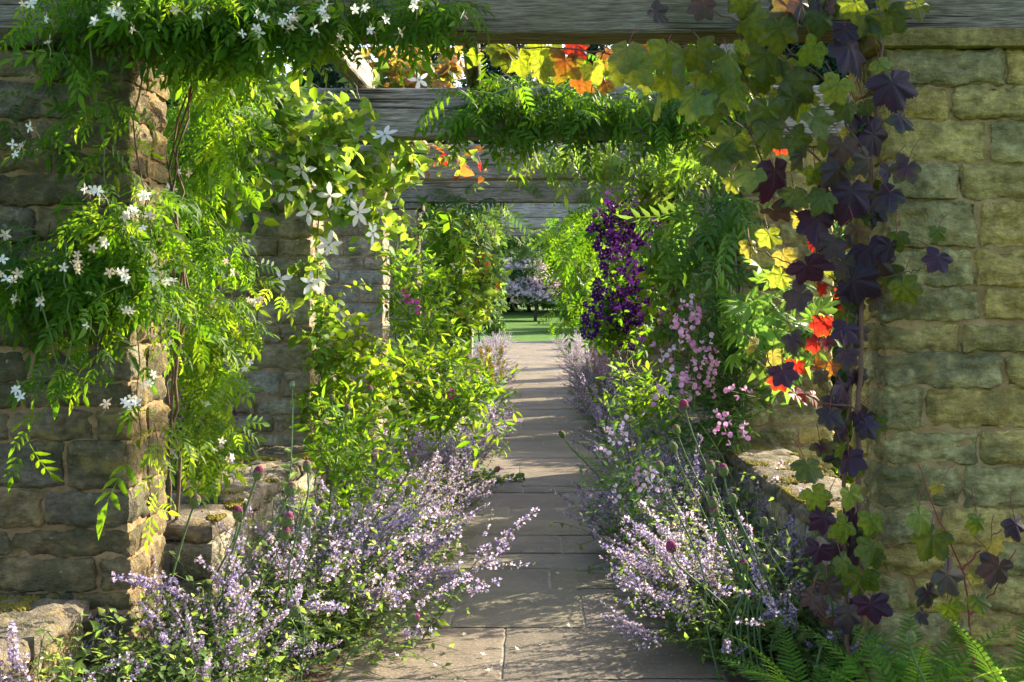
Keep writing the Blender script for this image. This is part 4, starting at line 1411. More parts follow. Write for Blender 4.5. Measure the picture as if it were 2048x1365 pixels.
# ---- white clematis on the second left pillar and second beam
CL_ST = [(0, .03), (.35, .17), (.65, .20), (1, 0)]
def clem_flower(seed, n):
    r = np.random.default_rng(seed)
    a = Acc()
    for i in range(n):
        an = 2 * pi * i / n + r.normal(0, .1)
        b = blade([(0, .03), (.3, .15 * r.uniform(.8, 1.15)), (.62, .20 * r.uniform(.85, 1.1)), (.88, .1), (1, 0)], .15, r.uniform(.0, .3), .008)
        a.inst(b, [(0, 0, 0)], (sin(an), cos(an), r.uniform(-.05, .2)), (0, 0, 1), .076 * r.uniform(.88, 1.1), np.array([.86, .86, .89]) * r.uniform(.95, 1.02), (.66, .66, .70))
    u = nrm(r.normal(size=(30, 3)) + np.array([0, 0, 1.1]))
    a.inst(LANCE_LO, np.zeros((30, 3)), u, r.normal(size=(30, 3)), .014, (.55, .58, .30))
    return a
CF = protos("flower", [clem_flower(520 + k, n) for k, n in enumerate((5, 6, 4, 5, 6))], M_PETAL)

def white_clematis():
    r = np.random.default_rng(52)
    base = (-1.30, 8.5, 0.0)
    root, lf, st = climber("white_clematis", "white star flowered clematis with heart shaped leaves over the second left pillar", "climber", base)
    kw = dict(size=.074, pal=G_HEART, stem_r=.0016, stem_c=(.12, .12, .04), face=(.2, -.65, .65), frand=.5, spread=.85, down=.3, petiole=.45)
    fill(r, lf, st, [(520, 190, 7.1, 90, 60, .25, 30), (470, 270, 7.2, 60, 35, .2, 9), (570, 195, 7.4, 40, 30, .2, 12), (650, 250, 7.6, 45, 30, .15, 15), (595, 300, 7.5, 60, 25, .15, 14), (700, 320, 8.45, 50, 40, .15, 14), (800, 296, 8.8, 60, 8, .06, 8),
                     (765, 340, 8.9, 25, 25, .08, 4), (570, 400, 8.4, 70, 25, .1, 4), (690, 390, 8.35, 40, 50, .1, 7), (760, 150, 9.3, 50, 16, .3, 9), (430, 140, 7.6, 80, 60, .3, 14)], HEART, L=.30, K=5, **kw)
    kw.update(size=.06)
    fill(r, lf, st, [(646, 500, 8.4, 10, 70, .06, 8), (645, 620, 8.45, 10, 80, .06, 9), (645, 740, 8.45, 12, 80, .06, 9), (640, 830, 8.45, 12, 50, .06, 6), (735, 440, 8.4, 12, 60, .06, 4), (510, 520, 8.4, 20, 50, .06, 2), (800, 420, 8.6, 8, 50, .06, 3)], HEART, L=.24, K=4, **kw)
    for k, ln in enumerate(([(640, 900, 8.5), (645, 700, 8.45), (635, 500, 8.45), (650, 300, 8.45)], [(440, 360, 8.1), (445, 500, 8.2), (470, 640, 8.2), (520, 690, 8.2)], [(540, 400, 8.2), (560, 480, 8.2), (600, 540, 8.25)], [(655, 480, 8.2), (610, 470, 8.2), (560, 540, 8.2), (500, 560, 8.2)],
               [(650, 100, 8.0), (560, 180, 7.8), (500, 300, 7.9), (450, 360, 8.0)], [(730, 220, 8.2), (700, 175, 8.2), (640, 280, 8.2), (610, 300, 8.2)])):
        st.tubes(pxline(ln, 20, .012), .0045 if k == 0 else .0026, (.15, .12, .07), 5)
    finish(root, base, lf, st, M_LEAF)
    for k, (px, py, Y) in enumerate([(603, 340, 7.25), (572, 380, 7.25), (660, 392, 7.35), (617, 424, 7.4), (717, 425, 7.5), (745, 467, 7.6), (658, 490, 7.7), (560, 558, 7.7), (623, 566, 7.8), (770, 270, 8.3), (838, 160, 9.2), (672, 412, 8.15), (640, 372, 8.2), (700, 365, 8.2), (483, 432, 8.1), (697, 398, 8.2)]):
        s = 1.08 if k < 11 else .65
        if px == 483: s = .5
        n = nrm(np.array([r.normal(0, .18), -1, r.normal(.2, .2)])); d = nrm(np.array([r.normal(0, 1), 0, r.normal(0, 1)]))
        if px == 745: n = nrm(np.array([1, -.45, .1]))
        place(CF[k % 5], "flower", root, P(px, py, Y) - np.array(base), tuple(nrm(d - n * np.dot(d, n))), tuple(n), s)
white_clematis()
drop(CF)

# ---- honeysuckle below it
def honeysuckle():
    r = np.random.default_rng(53)
    base = (-1.20, 8.6, 0.0)
    root, lf, st = climber("honeysuckle", "yellow green honeysuckle with rounded leaves at the foot of the second left pillar", "climber", base)
    fill(r, lf, st, [(700, 700, 8.5, 60, 60, .2, 30), (690, 790, 8.4, 70, 70, .25, 34), (755, 760, 8.4, 45, 60, .2, 18), (660, 650, 8.5, 30, 60, .1, 10)], ROUND, .046, G_YEL[:2], L=.32, K=6, bias=(.2, -.3, .4), face=(.1, -.5, .8), spread=.9, petiole=.15, stem_c=(.25, .12, .06))
    finish(root, base, lf, st)
honeysuckle()

# ---- sweet peas: pale green stems, winged, with pink or magenta flowers
def pea_flower(seed, c):
    r = np.random.default_rng(seed)
    a = Acc()
    c = np.array(c)
    b = blade([(0, .06), (.3, .42), (.7, .55), (1, .3), (1.08, 0)], .12, -.25)
    a.inst(b, [(0, 0, 0)], (0, .15, 1), (0, -1, .2), .028, c * r.uniform(.9, 1.1), c * .8)           # standard
    w_ = blade([(0, .05), (.4, .28), (.8, .26), (1, 0)], .3, .3)
    for sd in (-1, 1):
        a.inst(w_, [(sd * .003, -.004, .002)], (sd * .25, -.8, .35), (sd, 0, .4), .022, np.clip(c * 1.15 + .05, 0, .95), c * .9)
    a.inst(BLOB, [(0, -.006, .004)], (0, -1, .3), (0, 0, 1), .006, np.clip(c * .9 + .15, 0, .9))
    return a
def pea_stalk():
    a = Acc()
    st = np.stack([np.zeros(8), np.linspace(.03, 0, 8), np.linspace(-.12, .05, 8)], 1)
    a.tubes(st, .0016, (.12, .2, .05), 4)
    return a
PS = protos("flower_truss", [pea_stalk()], M_STEM)
PK = protos("flower", [pea_flower(540 + k, q) for k, q in enumerate(((.66, .30, .56), (.72, .36, .62), (.78, .48, .70)))], M_PETAL)
PM = protos("flower", [pea_flower(550 + k, (.60, .05, .42)) for k in range(2)], M_PETAL)
PW = protos("flower", [pea_flower(555 + k, (.72, .58, .76)) for k in range(2)], M_PETAL)
def put_truss(r, root, rel, src, s):
    tr = place(PS[0], "flower_truss", root, rel, rot=(r.normal(0, .3), r.normal(0, .55), r.normal(0, .8)), s=s)
    s *= 1.4
    for i in range(int(r.integers(3, 6))):
        an = r.uniform(-1.3, 1.3)
        out = nrm(np.array([sin(an), -cos(an), .15 + r.normal(0, .15)]))
        place(src[r.integers(len(src))], "flower", tr, (sin(an) * .022, -.014 * cos(an), .05 - .032 * i + r.normal(0, .004)), tuple(-out), (0, 0, 1), r.uniform(.85, 1.2))

def sweet_pea(label, base, stems, pal, trusses, seed, size=.065, extra=()):
    r = np.random.default_rng(seed)
    root, lf, st = climber("sweet_pea", label, "sweet pea", base, "sweet peas in the borders")
    for ln in stems:
        n = 22
        c = pxline(ln, n, .012)
        st.tubes(c, np.linspace(.0042, .002, n)[None], (.10, .19, .05), 4)
        d = nrm(np.gradient(c, axis=0))
        leafy(r, lf, st, c[None], d[None], LANCE, size, pal, face=(.15, -.5, .7), frand=.6, spread=.75, down=-.15, petiole=.35, start=2)
        # side shoots
        i = r.integers(3, n - 1, 10)
        p, dd = shoots(r, c[i], rdirs(r, 10, (0, -.2, .7), .6), .28, 5, .3, .4)
        leafy(r, lf, st, p, dd, LANCE, size * .85, pal, face=(.15, -.5, .7), frand=.6, spread=.6, down=-.2, petiole=.3)
        # tendrils
        for j in r.integers(3, n - 1, 5):
            t = np.linspace(0, 1, 9)[:, None]
            dv = rdirs(r, 1, (0, -.3, .5), .7)[0]
            st.tubes(c[j] + dv * t * .11 + np.stack([np.sin(t[:, 0] * 9), np.cos(t[:, 0] * 9) - 1, np.sin(t[:, 0] * 7)], 1) * .014 * t, .0008, (.14, .24, .06), 3)
    for e in extra:
        fill(r, lf, st, [e], LANCE, size, pal, L=.3, K=6, bias=(.1, -.2, .9), droop=.25, face=(.1, -.4, .8), spread=.7, petiole=.3, down=-.1)
    finish(root, base, lf, st)
    for px, py, Y, src in trusses:
        put_truss(r, root, P(px + r.normal(0, 11), py + r.normal(0, 8), Y + r.normal(0, .06)) - np.array(base), src, r.uniform(.95, 1.2) * Y / 8.3)
    return root
sweet_pea("tall pale green sweet pea with magenta flowers against the third left pillar", (-1.05, 10.6, 0), 
    [[(800, 900, 10.6), (790, 700, 10.6), (800, 560, 10.6), (790, 450, 10.6)], [(830, 900, 10.5), (825, 700, 10.5), (815, 560, 10.4), (830, 440, 10.4)], [(860, 900, 10.4), (850, 720, 10.4), (870, 600, 10.3), (865, 520, 10.3)],
     [(780, 880, 10.5), (800, 760, 10.5), (780, 640, 10.5), (795, 520, 10.5)], [(880, 880, 10.3), (880, 740, 10.2), (890, 640, 10.2), (900, 560, 10.2)], [(845, 880, 10.5), (840, 740, 10.5), (845, 640, 10.5), (840, 500, 10.5)], [(810, 880, 10.3), (815, 740, 10.3), (850, 660, 10.3), (835, 560, 10.3)]],
    G_BRI, [(833, 618, 10.1, PM), (800, 595, 10.3, PM)], 61, .08, [(830, 640, 10.5, 50, 110, .2, 26)])
sweet_pea("low bright green sweet pea sprawling behind the left catmint", (-.95, 9.3, 0),
    [[(800, 900, 9.3), (850, 790, 9.2), (900, 740, 9.2), (930, 700, 9.2)], [(850, 930, 9.2), (900, 850, 9.0), (950, 800, 9.0), (985, 790, 9.0)], [(820, 900, 9.3), (820, 780, 9.2), (850, 700, 9.2)], [(870, 900, 9.1), (880, 800, 9.1), (900, 700, 9.1)], [(780, 900, 9.3), (780, 800, 9.3), (800, 720, 9.3)]],
    G_BRI, [(750, 735, 9.0, PM), (900, 806, 8.9, PM)], 62, .075, [(850, 780, 9.2, 75, 70, .25, 50), (900, 830, 8.9, 60, 40, .2, 30), (940, 800, 9.6, 40, 50, .2, 22)])
sweet_pea("leafy bright green sweet pea without flowers behind the two nearest left catmints", (-1.15, 7.5, 0),
    [[(640, 1130, 7.5), (660, 980, 7.4), (690, 880, 7.4), (700, 830, 7.4)], [(700, 1130, 7.5), (740, 980, 7.4), (770, 900, 7.4), (800, 850, 7.4)], [(680, 1130, 7.5), (700, 1000, 7.4), (730, 930, 7.4)]],
    G_BRI, [], 65, .07, [(720, 940, 7.4, 60, 50, .2, 17), (660, 910, 7.5, 36, 44, .15, 7)])
sweet_pea("leafy green sweet pea in the right border between the fern and the pale lilac one", (.95, 9.0, 0),
    [[(1330, 1000, 9.0), (1290, 880, 9.0), (1270, 800, 9.0), (1262, 740, 9.0)], [(1340, 1000, 9.0), (1320, 880, 9.0), (1310, 800, 9.0)]],
    G_BRI, [], 66, .07, [(1285, 810, 9.0, 45, 60, .2, 26)])
sweet_pea("dark leaved sweet pea covered in pink flowers beside the wisteria pillar", (1.15, 8.35, 0),
    [[(1440, 950, 8.3), (1430, 800, 8.3), (1400, 700, 8.3), (1380, 600, 8.3)], [(1460, 950, 8.3), (1465, 800, 8.3), (1450, 680, 8.3)], [(1400, 950, 8.2), (1390, 800, 8.2), (1360, 700, 8.2), (1330, 660, 8.2)], [(1480, 960, 8.2), (1480, 860, 8.2), (1470, 780, 8.2)], [(1420, 950, 8.3), (1420, 700, 8.3), (1425, 500, 8.3), (1420, 400, 8.3)]],
    G_DRK, [(1370, 640, 8.05, PK), (1388, 618, 8.1, PK), (1360, 662, 8.0, PK), (1385, 690, 8.0, PK), (1372, 680, 8.0, PK), (1328, 715, 8.0, PK), (1410, 742, 7.95, PK), (1420, 765, 8.0, PK), (1440, 775, 8.0, PK), (1320, 792, 7.9, PK), (1330, 800, 7.9, PW), (1400, 715, 8.0, PK), (1385, 765, 7.95, PK),
            (1466, 842, 7.8, PK), (1475, 885, 7.8, PK), (1365, 605, 8.1, PK), (1425, 720, 8.0, PK), (1372, 660, 7.9, PK), (1392, 735, 7.95, PK), (1412, 700, 8.0, PK), (1372, 738, 7.9, PK), (1440, 830, 7.9, PK), (1345, 745, 7.95, PK), (1395, 660, 8.0, PK), (1350, 690, 7.95, PK), (1375, 705, 7.9, PK), (1400, 790, 7.9, PK), (1430, 740, 7.9, PK), (1350, 650, 8.0, PK), (1340, 700, 8.0, PW), (1335, 760, 7.9, PW), (1415, 680, 8.0, PW), (1395, 610, 8.1, PW), (1405, 640, 8.05, PK), (1460, 800, 7.9, PK), (1350, 770, 7.85, PK), (1480, 860, 7.75, PK), (1460, 860, 7.75, PK)], 63, .075, [(1420, 860, 8.2, 60, 70, .2, 30), (1450, 760, 8.3, 40, 70, .15, 16)])
sweet_pea("low sweet pea with pale lilac flowers by the right path edge", (.72, 7.35, 0),
    [[(1320, 1100, 7.3), (1270, 980, 7.2), (1225, 900, 7.2), (1215, 840, 7.2)], [(1320, 1100, 7.3), (1290, 1000, 7.2), (1300, 920, 7.2)], [(1310, 1100, 7.3), (1260, 1000, 7.1), (1235, 960, 7.1)]],
    [(3, (.07, .16, .045), (.22, .40, .07))], [(1232, 848, 7.1, PW), (1217, 908, 7.05, PW), (1224, 875, 7.1, PW), (1275, 962, 7.0, PW), (1300, 968, 7.0, PW), (1240, 990, 6.95, PW), (1272, 955, 7.0, PK)], 64, .055)
drop(PS + PK + PM + PW)

# ---- grape vine on the nearest right pillar
VP = {'P': ((.030, .025, .058), (.11, .010, .03)), 'p': ((.050, .050, .052), (.17, .07, .03)), 'G': ((.046, .105, .010), (.44, .54, .02)), 'g': ((.038, .076, .012), (.28, .36, .015)),  # P: purple leaves in shade, R: backlit; that light is put in colour
      'Y': ((.24, .23, .05), (.50, .40, .06)), 'R': ((.10, .02, .02), (.72, .03, .015)), 'O': ((.12, .05, .02), (.36, .11, .015)), 'L': ((.10, .17, .03), (.46, .54, .04))}
def vine_at(r, lf, st, items, Y0, dy=.12, scale=1.0, up=.25, scatter=.35):
    for it in items:
        px, py, sp, k = it[:4]
        Y = Y0 + r.uniform(-dy, dy)
        if len(it) > 4: Y = it[4]
        c, t = VP[k]
        j = np.exp(r.normal(0, .12))
        pos = P(px, py, Y)
        s = sp * .58 * Y / FPX * scale
        d = nrm(np.array([r.normal(0, .55), r.normal(0, .25), -1 + r.normal(0, .3)]))
        n = nrm(np.array([r.normal(0, scatter), -1, up + r.normal(0, scatter)]))
        origin = pos - d * s * .35
        k2 = {'P': 'Pg'[int(r.integers(2))], 'p': 'Pg'[int(r.integers(2))], 'G': 'p', 'g': 'P', 'Y': 'L', 'R': 'O', 'O': 'G', 'L': 'Y'}[k]
        m2 = r.uniform(.0, .75 if k in 'PpROY' else .4)
        c, t = np.array(c), np.array(t)
        lf.inst(VINE[r.integers(10)], [origin], d, n, s, c * j, t * j, c * j * (1 - m2) + np.array(VP[k2][0]) * m2, t * j * (1 - m2) + np.array(VP[k2][1]) * m2)
        pe = origin + np.array([r.normal(0, .04), .05, .06 + r.uniform(0, .05)])
        st.tubes(np.stack([origin, (origin + pe) / 2 + np.array([0, .01, .012]), pe]), .0017, (.18, .05, .04), 4)

def grape_vine():
    r = np.random.default_rng(55)
    base = (1.27, 4.95, 0.0)
    root, lf, st = climber("grape_vine", "purple leaved grape vine with red backlit leaves on the nearest right pillar", "vine", base)
    big = [(1508, 52, 85, 'g'), (1575, 40, 80, 'p'), (1712, 112, 95, 'P'), (1620, 110, 70, 'G'), (1560, 75, 80, 'g'), (1640, 45, 60, 'g'), (1725, 45, 70, 'g'), (1690, 70, 50, 'P'), (1790, 185, 90, 'P'), (1812, 245, 60, 'P'), (1668, 185, 70, 'L'),
           (1765, 130, 45, 'L'), (1690, 220, 55, 'g'), (1605, 175, 80, 'g'), (1530, 240, 90, 'g'), (1475, 190, 90, 'G'), (1430, 170, 90, 'G'), (1385, 210, 80, 'L'), (1350, 170, 80, 'G'), (1420, 230, 75, 'g'), (1460, 130, 70, 'G'), (1530, 130, 80, 'g'), (1580, 215, 75, 'g'), (1640, 250, 75, 'G'),
           (1540, 275, 85, 'g'), (1600, 290, 70, 'g'), (1455, 290, 75, 'G'), (1440, 320, 85, 'g'), (1490, 350, 70, 'L'), (1405, 120, 80, 'g'), (1330, 120, 80, 'G'), (1280, 150, 70, 'L'), (1310, 215, 60, 'L'), (1370, 140, 80, 'g'), (1250, 115, 75, 'L'),
           (1755, 285, 80, 'P'), (1685, 305, 65, 'p'), (1550, 365, 95, 'P'), (1605, 320, 60, 'p'), (1805, 345, 62, 'P'), (1700, 405, 95, 'P'), (1765, 395, 70, 'P'), (1560, 430, 60, 'p'), (1635, 460, 85, 'P'), (1665, 350, 60, 'p'), (1590, 400, 60, 'g'), (1640, 400, 60, 'g'), (1730, 330, 60, 'p'), (1720, 470, 60, 'p'),
           (1625, 545, 85, 'P'), (1735, 510, 85, 'P'), (1775, 505, 55, 'P'), (1725, 570, 85, 'P'), (1795, 485, 45, 'g'), (1875, 470, 40, 'G'), (1870, 525, 55, 'P'), (1812, 585, 65, 'g'), (1590, 600, 70, 'p'), (1660, 500, 60, 'p'), (1690, 540, 60, 'p'),
           (1690, 670, 55, 'P'), (1590, 690, 55, 'P'), (1570, 755, 55, 'P'), (1690, 780, 60, 'P'), (1690, 720, 50, 'P'), (1660, 840, 50, 'P'), (1690, 870, 55, 'P'), (1740, 860, 50, 'P'), (1650, 900, 50, 'P'), (1700, 930, 60, 'P'), (1620, 945, 60, 'g'), (1685, 905, 40, 'G'), (1700, 1000, 60, 'L'),
           (1635, 1000, 60, 'G'), (1640, 1045, 60, 'P'), (1680, 1060, 60, 'G'), (1740, 1110, 65, 'L'), (1720, 1170, 75, 'G'), (1635, 1110, 55, 'P'), (1745, 1225, 70, 'P'), (1700, 1240, 60, 'p'), (1660, 1180, 50, 'p'), (1615, 1200, 45, 'p'), (1740, 1050, 50, 'G'), (1690, 1130, 50, 'g'), (1660, 1250, 45, 'p'),
           (1760, 60, 55, 'g'), (1600, 20, 60, 'p'), (1700, 15, 60, 'g'), (1480, 15, 60, 'g'), (1400, 20, 55, 'p'), (1840, 20, 55, 'g'), (1320, 30, 50, 'p')]
    more = []
    for (cx, cy, rx, ry, n, kk) in ((1700, 330, 80, 110, 18, 'PpPgG'), (1715, 560, 60, 130, 16, 'PpPg'), (1695, 800, 50, 140, 14, 'PpPg'), (1680, 1090, 60, 130, 12, 'gGpP'), (1450, 160, 130, 70, 9, 'GLLG'), (1590, 190, 80, 90, 9, 'gGLG'), (1640, 20, 170, 30, 14, 'gpg'), (1500, 300, 70, 50, 4, 'GL')):
        for _ in range(n):
            more.append((cx + np.clip(r.normal(0, .5), -1, 1) * rx, cy + np.clip(r.normal(0, .5), -1, 1) * ry, r.uniform(45, 80), kk[r.integers(len(kk))], 4.92 + r.uniform(-.04, .06)))
    vine_at(r, lf, st, more, 4.9, .05, 1.0, .25, .7)
    vine_at(r, lf, st, big, 4.76, .10, 1.24, .25, .62)
    lit = [(1500, 500, 50, 'Y'), (1540, 480, 60, 'L'), (1570, 520, 55, 'Y'), (1555, 560, 60, 'L'), (1510, 700, 60, 'Y'), (1545, 720, 55, 'Y'), (1600, 440, 60, 'Y'), (1470, 370, 55, 'L'), (1520, 330, 50, 'L'),
           (1630, 492, 45, 'R'), (1675, 500, 45, 'R'), (1690, 545, 40, 'R'), (1660, 545, 40, 'L'), (1645, 580, 40, 'R'), (1680, 585, 45, 'R'), (1690, 620, 45, 'R'), (1640, 655, 60, 'R'), (1660, 650, 40, 'R'), (1625, 690, 45, 'R'), (1560, 770, 60, 'R'), (1600, 795, 60, 'R'), (1630, 800, 50, 'R'), (1590, 740, 50, 'R'), (1640, 740, 55, 'O'), (1610, 205, 50, 'R'),
           (1590, 195, 40, 'O'), (1690, 275, 40, 'Y'), (1700, 320, 30, 'Y'), (1565, 300, 40, 'R'), (1680, 360, 40, 'R'), (1660, 740, 45, 'O'), (1655, 690, 45, 'P')]
    vine_at(r, lf, st, lit, 5.42, .06, 1.0, .1, .6)
    # brown and yellow leaves hanging under the beam's far side
    hang = [(1000, 110, 75, 'G'), (1040, 130, 70, 'G'), (1075, 115, 80, 'G'), (1125, 140, 85, 'O'), (1150, 100, 60, 'R'), (1165, 170, 60, 'O'), (1215, 115, 75, 'O'), (1190, 150, 60, 'L'), (1240, 150, 70, 'L'), (1265, 120, 60, 'O'), (1300, 100, 70, 'O'), (1015, 105, 55, 'O'), (1110, 110, 55, 'L'), (945, 120, 50, 'G'), (1210, 175, 45, 'O'), (1330, 105, 60, 'L'), (1085, 145, 55, 'L'), (1290, 165, 50, 'L')]
    vine_at(r, lf, st, hang, 5.7, .12, 1.1, .0, .5)
    # canes
    for ln, rad in (([(1725, 1320, 4.93), (1722, 1100, 4.92), (1716, 900, 4.92), (1722, 700, 4.93), (1730, 500, 4.93), (1745, 330, 4.92), (1760, 120, 4.92), (1740, 20, 4.9)], .012), ([(1700, 1320, 4.95), (1690, 1000, 4.95), (1704, 760, 4.94), (1715, 560, 4.94), (1735, 420, 4.93)], .009),
                    ([(1740, 430, 4.9), (1640, 320, 4.88), (1540, 220, 4.9), (1450, 120, 4.9), (1380, 60, 4.92)], .005), ([(1740, 330, 4.9), (1660, 180, 4.9), (1560, 90, 4.88), (1420, 20, 4.88)], .005), ([(1730, 600, 4.92), (1640, 480, 4.92), (1560, 380, 4.9), (1490, 260, 4.9), (1400, 200, 4.9)], .0045),
                    ([(1720, 820, 4.92), (1640, 800, 4.95), (1560, 750, 5.3), (1510, 690, 5.4), (1485, 665, 5.4)], .004), ([(1720, 600, 4.93), (1640, 560, 5.2), (1560, 520, 5.4), (1495, 490, 5.4)], .004), ([(1740, 560, 4.88), (1820, 545, 4.8), (1870, 520, 4.78)], .003), ([(1390, 90, 5.3), (1250, 110, 5.6), (1100, 95, 5.7), (960, 100, 5.7)], .005), ([(1225, 60, 5.4), (1200, 120, 5.7), (1185, 180, 5.75)], .004)):
        c = pxline(ln, 26, .005)
        st.tubes(c, np.linspace(rad, rad * .6, 26)[None], (.13, .075, .05), 6)
    finish(root, base, lf, st, M_VINE)
grape_vine()

def seedling_vine():
    r = np.random.default_rng(56)
    base = (1.55, 4.62, 0.0)
    root, lf, st = climber("vine_seedling", "young vine with a few green and purple leaves in front of the olive pillar", "vine", base)
    vine_at(r, lf, st, [(1850, 1040, 75, 'L'), (1855, 1090, 90, 'g'), (1905, 1165, 85, 'p'), (1860, 1195, 60, 'P'), (1905, 1225, 55, 'G'), (1990, 1150, 80, 'p'), (2035, 1060, 60, 'P'), (1985, 1098, 50, 'Y'), (1875, 980, 35, 'Y'), (1955, 1050, 50, 'G'), (1960, 1210, 50, 'G'), (1945, 1160, 30, 'Y'), (1850, 1235, 40, 'P'), (1925, 1270, 55, 'g')], 4.6, .05, 1.12)
    for ln in ([(1950, 1330, 4.66), (1935, 1220, 4.66), (1925, 1140, 4.66), (1890, 1060, 4.65), (1860, 1000, 4.64), (1838, 930, 4.63)], [(1925, 1140, 4.66), (1970, 1090, 4.65), (2000, 1060, 4.65)], [(1940, 1230, 4.66), (1990, 1180, 4.64), (2030, 1100, 4.62)]):
        st.tubes(pxline(ln, 16, .003), np.linspace(.0045, .002, 16)[None], (.22, .05, .05), 5)
    finish(root, base, lf, st, M_VINE)
seedling_vine()

# ---- wisterias
def wisteria(label, base, pads, seed, pal=G_WIS, size=.26, L=.4, K=4, tpl=None, stems=(), face=(0, -.6, .7)):
    r = np.random.default_rng(seed)
    root, lf, st = climber("wisteria", label, "climber", base, "wisterias on the pergola")
    fill(r, lf, st, pads, tpl or WISTERIA_LEAF, size, pal, L=L, K=K, bias=(0, -.4, .1), droop=.7, face=face, frand=.4, spread=.8, down=.45, petiole=.05, both=False, stem_r=.002, stem_c=(.12, .13, .05))
    for ln, rad in stems:
        c = pxline(ln, 26, .012)
        st.tubes(c, np.linspace(rad, rad * .5, 26)[None], (.14, .11, .08), 6)
    finish(root, base, lf, st, M_GLOSSY)
    return root
wisteria("wisteria spray with fresh drooping leaflets lying along the second crossbeam", (.6, 8.6, 2.65),
    [(960, 195, 8.45, 50, 12, .06, 12), (1070, 185, 8.45, 90, 14, .08, 22), (1180, 190, 8.45, 90, 14, .08, 20), (1020, 166, 8.8, 80, 8, .1, 12), (1150, 140, 8.9, 100, 16, .15, 14), (1300, 205, 8.45, 60, 20, .1, 8), (1390, 200, 8.45, 60, 34, .15, 12), (1330, 115, 9.0, 90, 34, .3, 10), (1460, 170, 8.6, 50, 60, .25, 10)], 71, L=.25, K=4, size=.205,
    stems=(([(1480, 300, 8.8), (1350, 180, 8.8), (1150, 172, 8.85), (930, 176, 8.85)], .012),))
wisteria("wisteria draped over the third crossbeam and hanging below it", (.7, 12.2, 2.7),
    [(1130, 288, 11.9, 40, 8, .08, 9), (1220, 292, 11.9, 60, 10, .1, 11), (1350, 288, 11.7, 70, 16, .2, 18), (1440, 300, 11.3, 45, 34, .2, 12), (1200, 370, 15.8, 60, 4, .1, 6), (1060, 370, 15.9, 80, 3, .1, 5)], 72, [(2, (.07, .15, .022), (.30, .46, .04)), (2, (.10, .20, .03), (.38, .52, .05))], .24, .25, 3,
    tpl=WISTERIA_LO, stems=(([(1400, 420, 12.3), (1300, 330, 12.3), (1150, 350, 12.4)], .014),))
wisteria("dark leaved wisteria hanging down the second right pillar", (1.2, 8.5, 0.0),
    [(1440, 390, 8.4, 45, 50, .15, 11), (1430, 490, 8.4, 36, 50, .15, 6), (1455, 590, 8.4, 26, 60, .12, 6), (1485, 640, 8.4, 24, 50, .1, 4), (1400, 430, 8.7, 26, 70, .15, 5)], 73, [(3, (.045, .11, .028), (.16, .32, .04)), (2, (.06, .15, .02), (.24, .42, .03))], .24, .3,
    stems=(([(1468, 980, 8.5), (1462, 760, 8.45), (1475, 560, 8.45), (1450, 380, 8.45), (1480, 280, 8.5)], .016), ([(1475, 980, 8.5), (1478, 640, 8.4), (1440, 520, 8.4), (1540, 490, 8.3)], .007)))
wisteria("wisteria mass at mid distance above the right border", (1.2, 17, 0.0),
    [(1170, 450, 17, 28, 20, .4, 15), (1205, 425, 16.2, 36, 8, .2, 9), (1120, 437, 19.7, 24, 5, .2, 6), (1160, 530, 18.5, 16, 44, .4, 18), (1175, 600, 17.5, 14, 44, .3, 13), (1150, 480, 23, 16, 12, .4, 10), (1150, 550, 26, 7, 44, .4, 14)], 74, G_WIS, .30, .5, tpl=WISTERIA_LO,
    stems=(([(1195, 690, 17.5), (1190, 560, 17.5), (1170, 460, 17.4)], .03),))
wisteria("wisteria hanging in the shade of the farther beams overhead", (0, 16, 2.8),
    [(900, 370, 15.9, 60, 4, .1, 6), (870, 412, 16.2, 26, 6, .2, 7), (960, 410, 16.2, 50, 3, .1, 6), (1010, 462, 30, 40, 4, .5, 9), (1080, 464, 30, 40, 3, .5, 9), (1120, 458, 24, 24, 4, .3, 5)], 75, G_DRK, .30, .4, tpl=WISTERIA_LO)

def leafy_climber(label, base, pads, seed, pal, tpl, size, L=.35, K=6, mat=M_LEAF, bias=(0, -.4, -.2), stems=(), name="climbing_plant", both=True, petiole=.2, face=(.2, -.5, .8)):
    r = np.random.default_rng(seed)
    root, lf, st = climber(name, label, "climber", base, "leafy climbers on the pillars")
    fill(r, lf, st, pads, tpl, size, pal, L=L, K=K, bias=bias, droop=.55, face=face, frand=.5, spread=.85, down=.3, petiole=petiole, both=both, stem_c=(.12, .12, .05))
    for ln, rad in stems:
        st.tubes(pxline(ln, 24, .015), np.linspace(rad, rad * .5, 24)[None], (.13, .10, .07), 6)
    finish(root, base, lf, st, mat)
    return root
leafy_climber("yellow green climber with oval leaves on the third right pillar", (1.2, 12.3, 0), [(1325, 400, 12.1, 22, 30, .12, 16), (1330, 470, 12.1, 18, 40, .12, 16), (1335, 550, 12.1, 16, 40, .12, 10), (1310, 360, 12.0, 50, 10, .12, 10), (1345, 640, 12.1, 12, 50, .1, 7)], 81, G_YEL, OVATE, .10,
    stems=(([(1350, 800, 12.3), (1345, 600, 12.2), (1338, 420, 12.2), (1330, 370, 12.2)], .022),))
leafy_climber("bright yellow green creeper on the fourth left pillar", (-1.2, 15.6, 0), [(900, 480, 15.4, 28, 35, .25, 34), (900, 560, 15.3, 24, 50, .25, 36), (920, 620, 15.2, 22, 40, .25, 24), (880, 430, 15.6, 28, 15, .2, 14), (885, 650, 15.1, 24, 30, .2, 14)], 82, G_BRI + G_YEL, OVATE_LO, .11,
    stems=(([(890, 780, 15.8), (885, 600, 15.7), (890, 420, 15.7)], .03),))
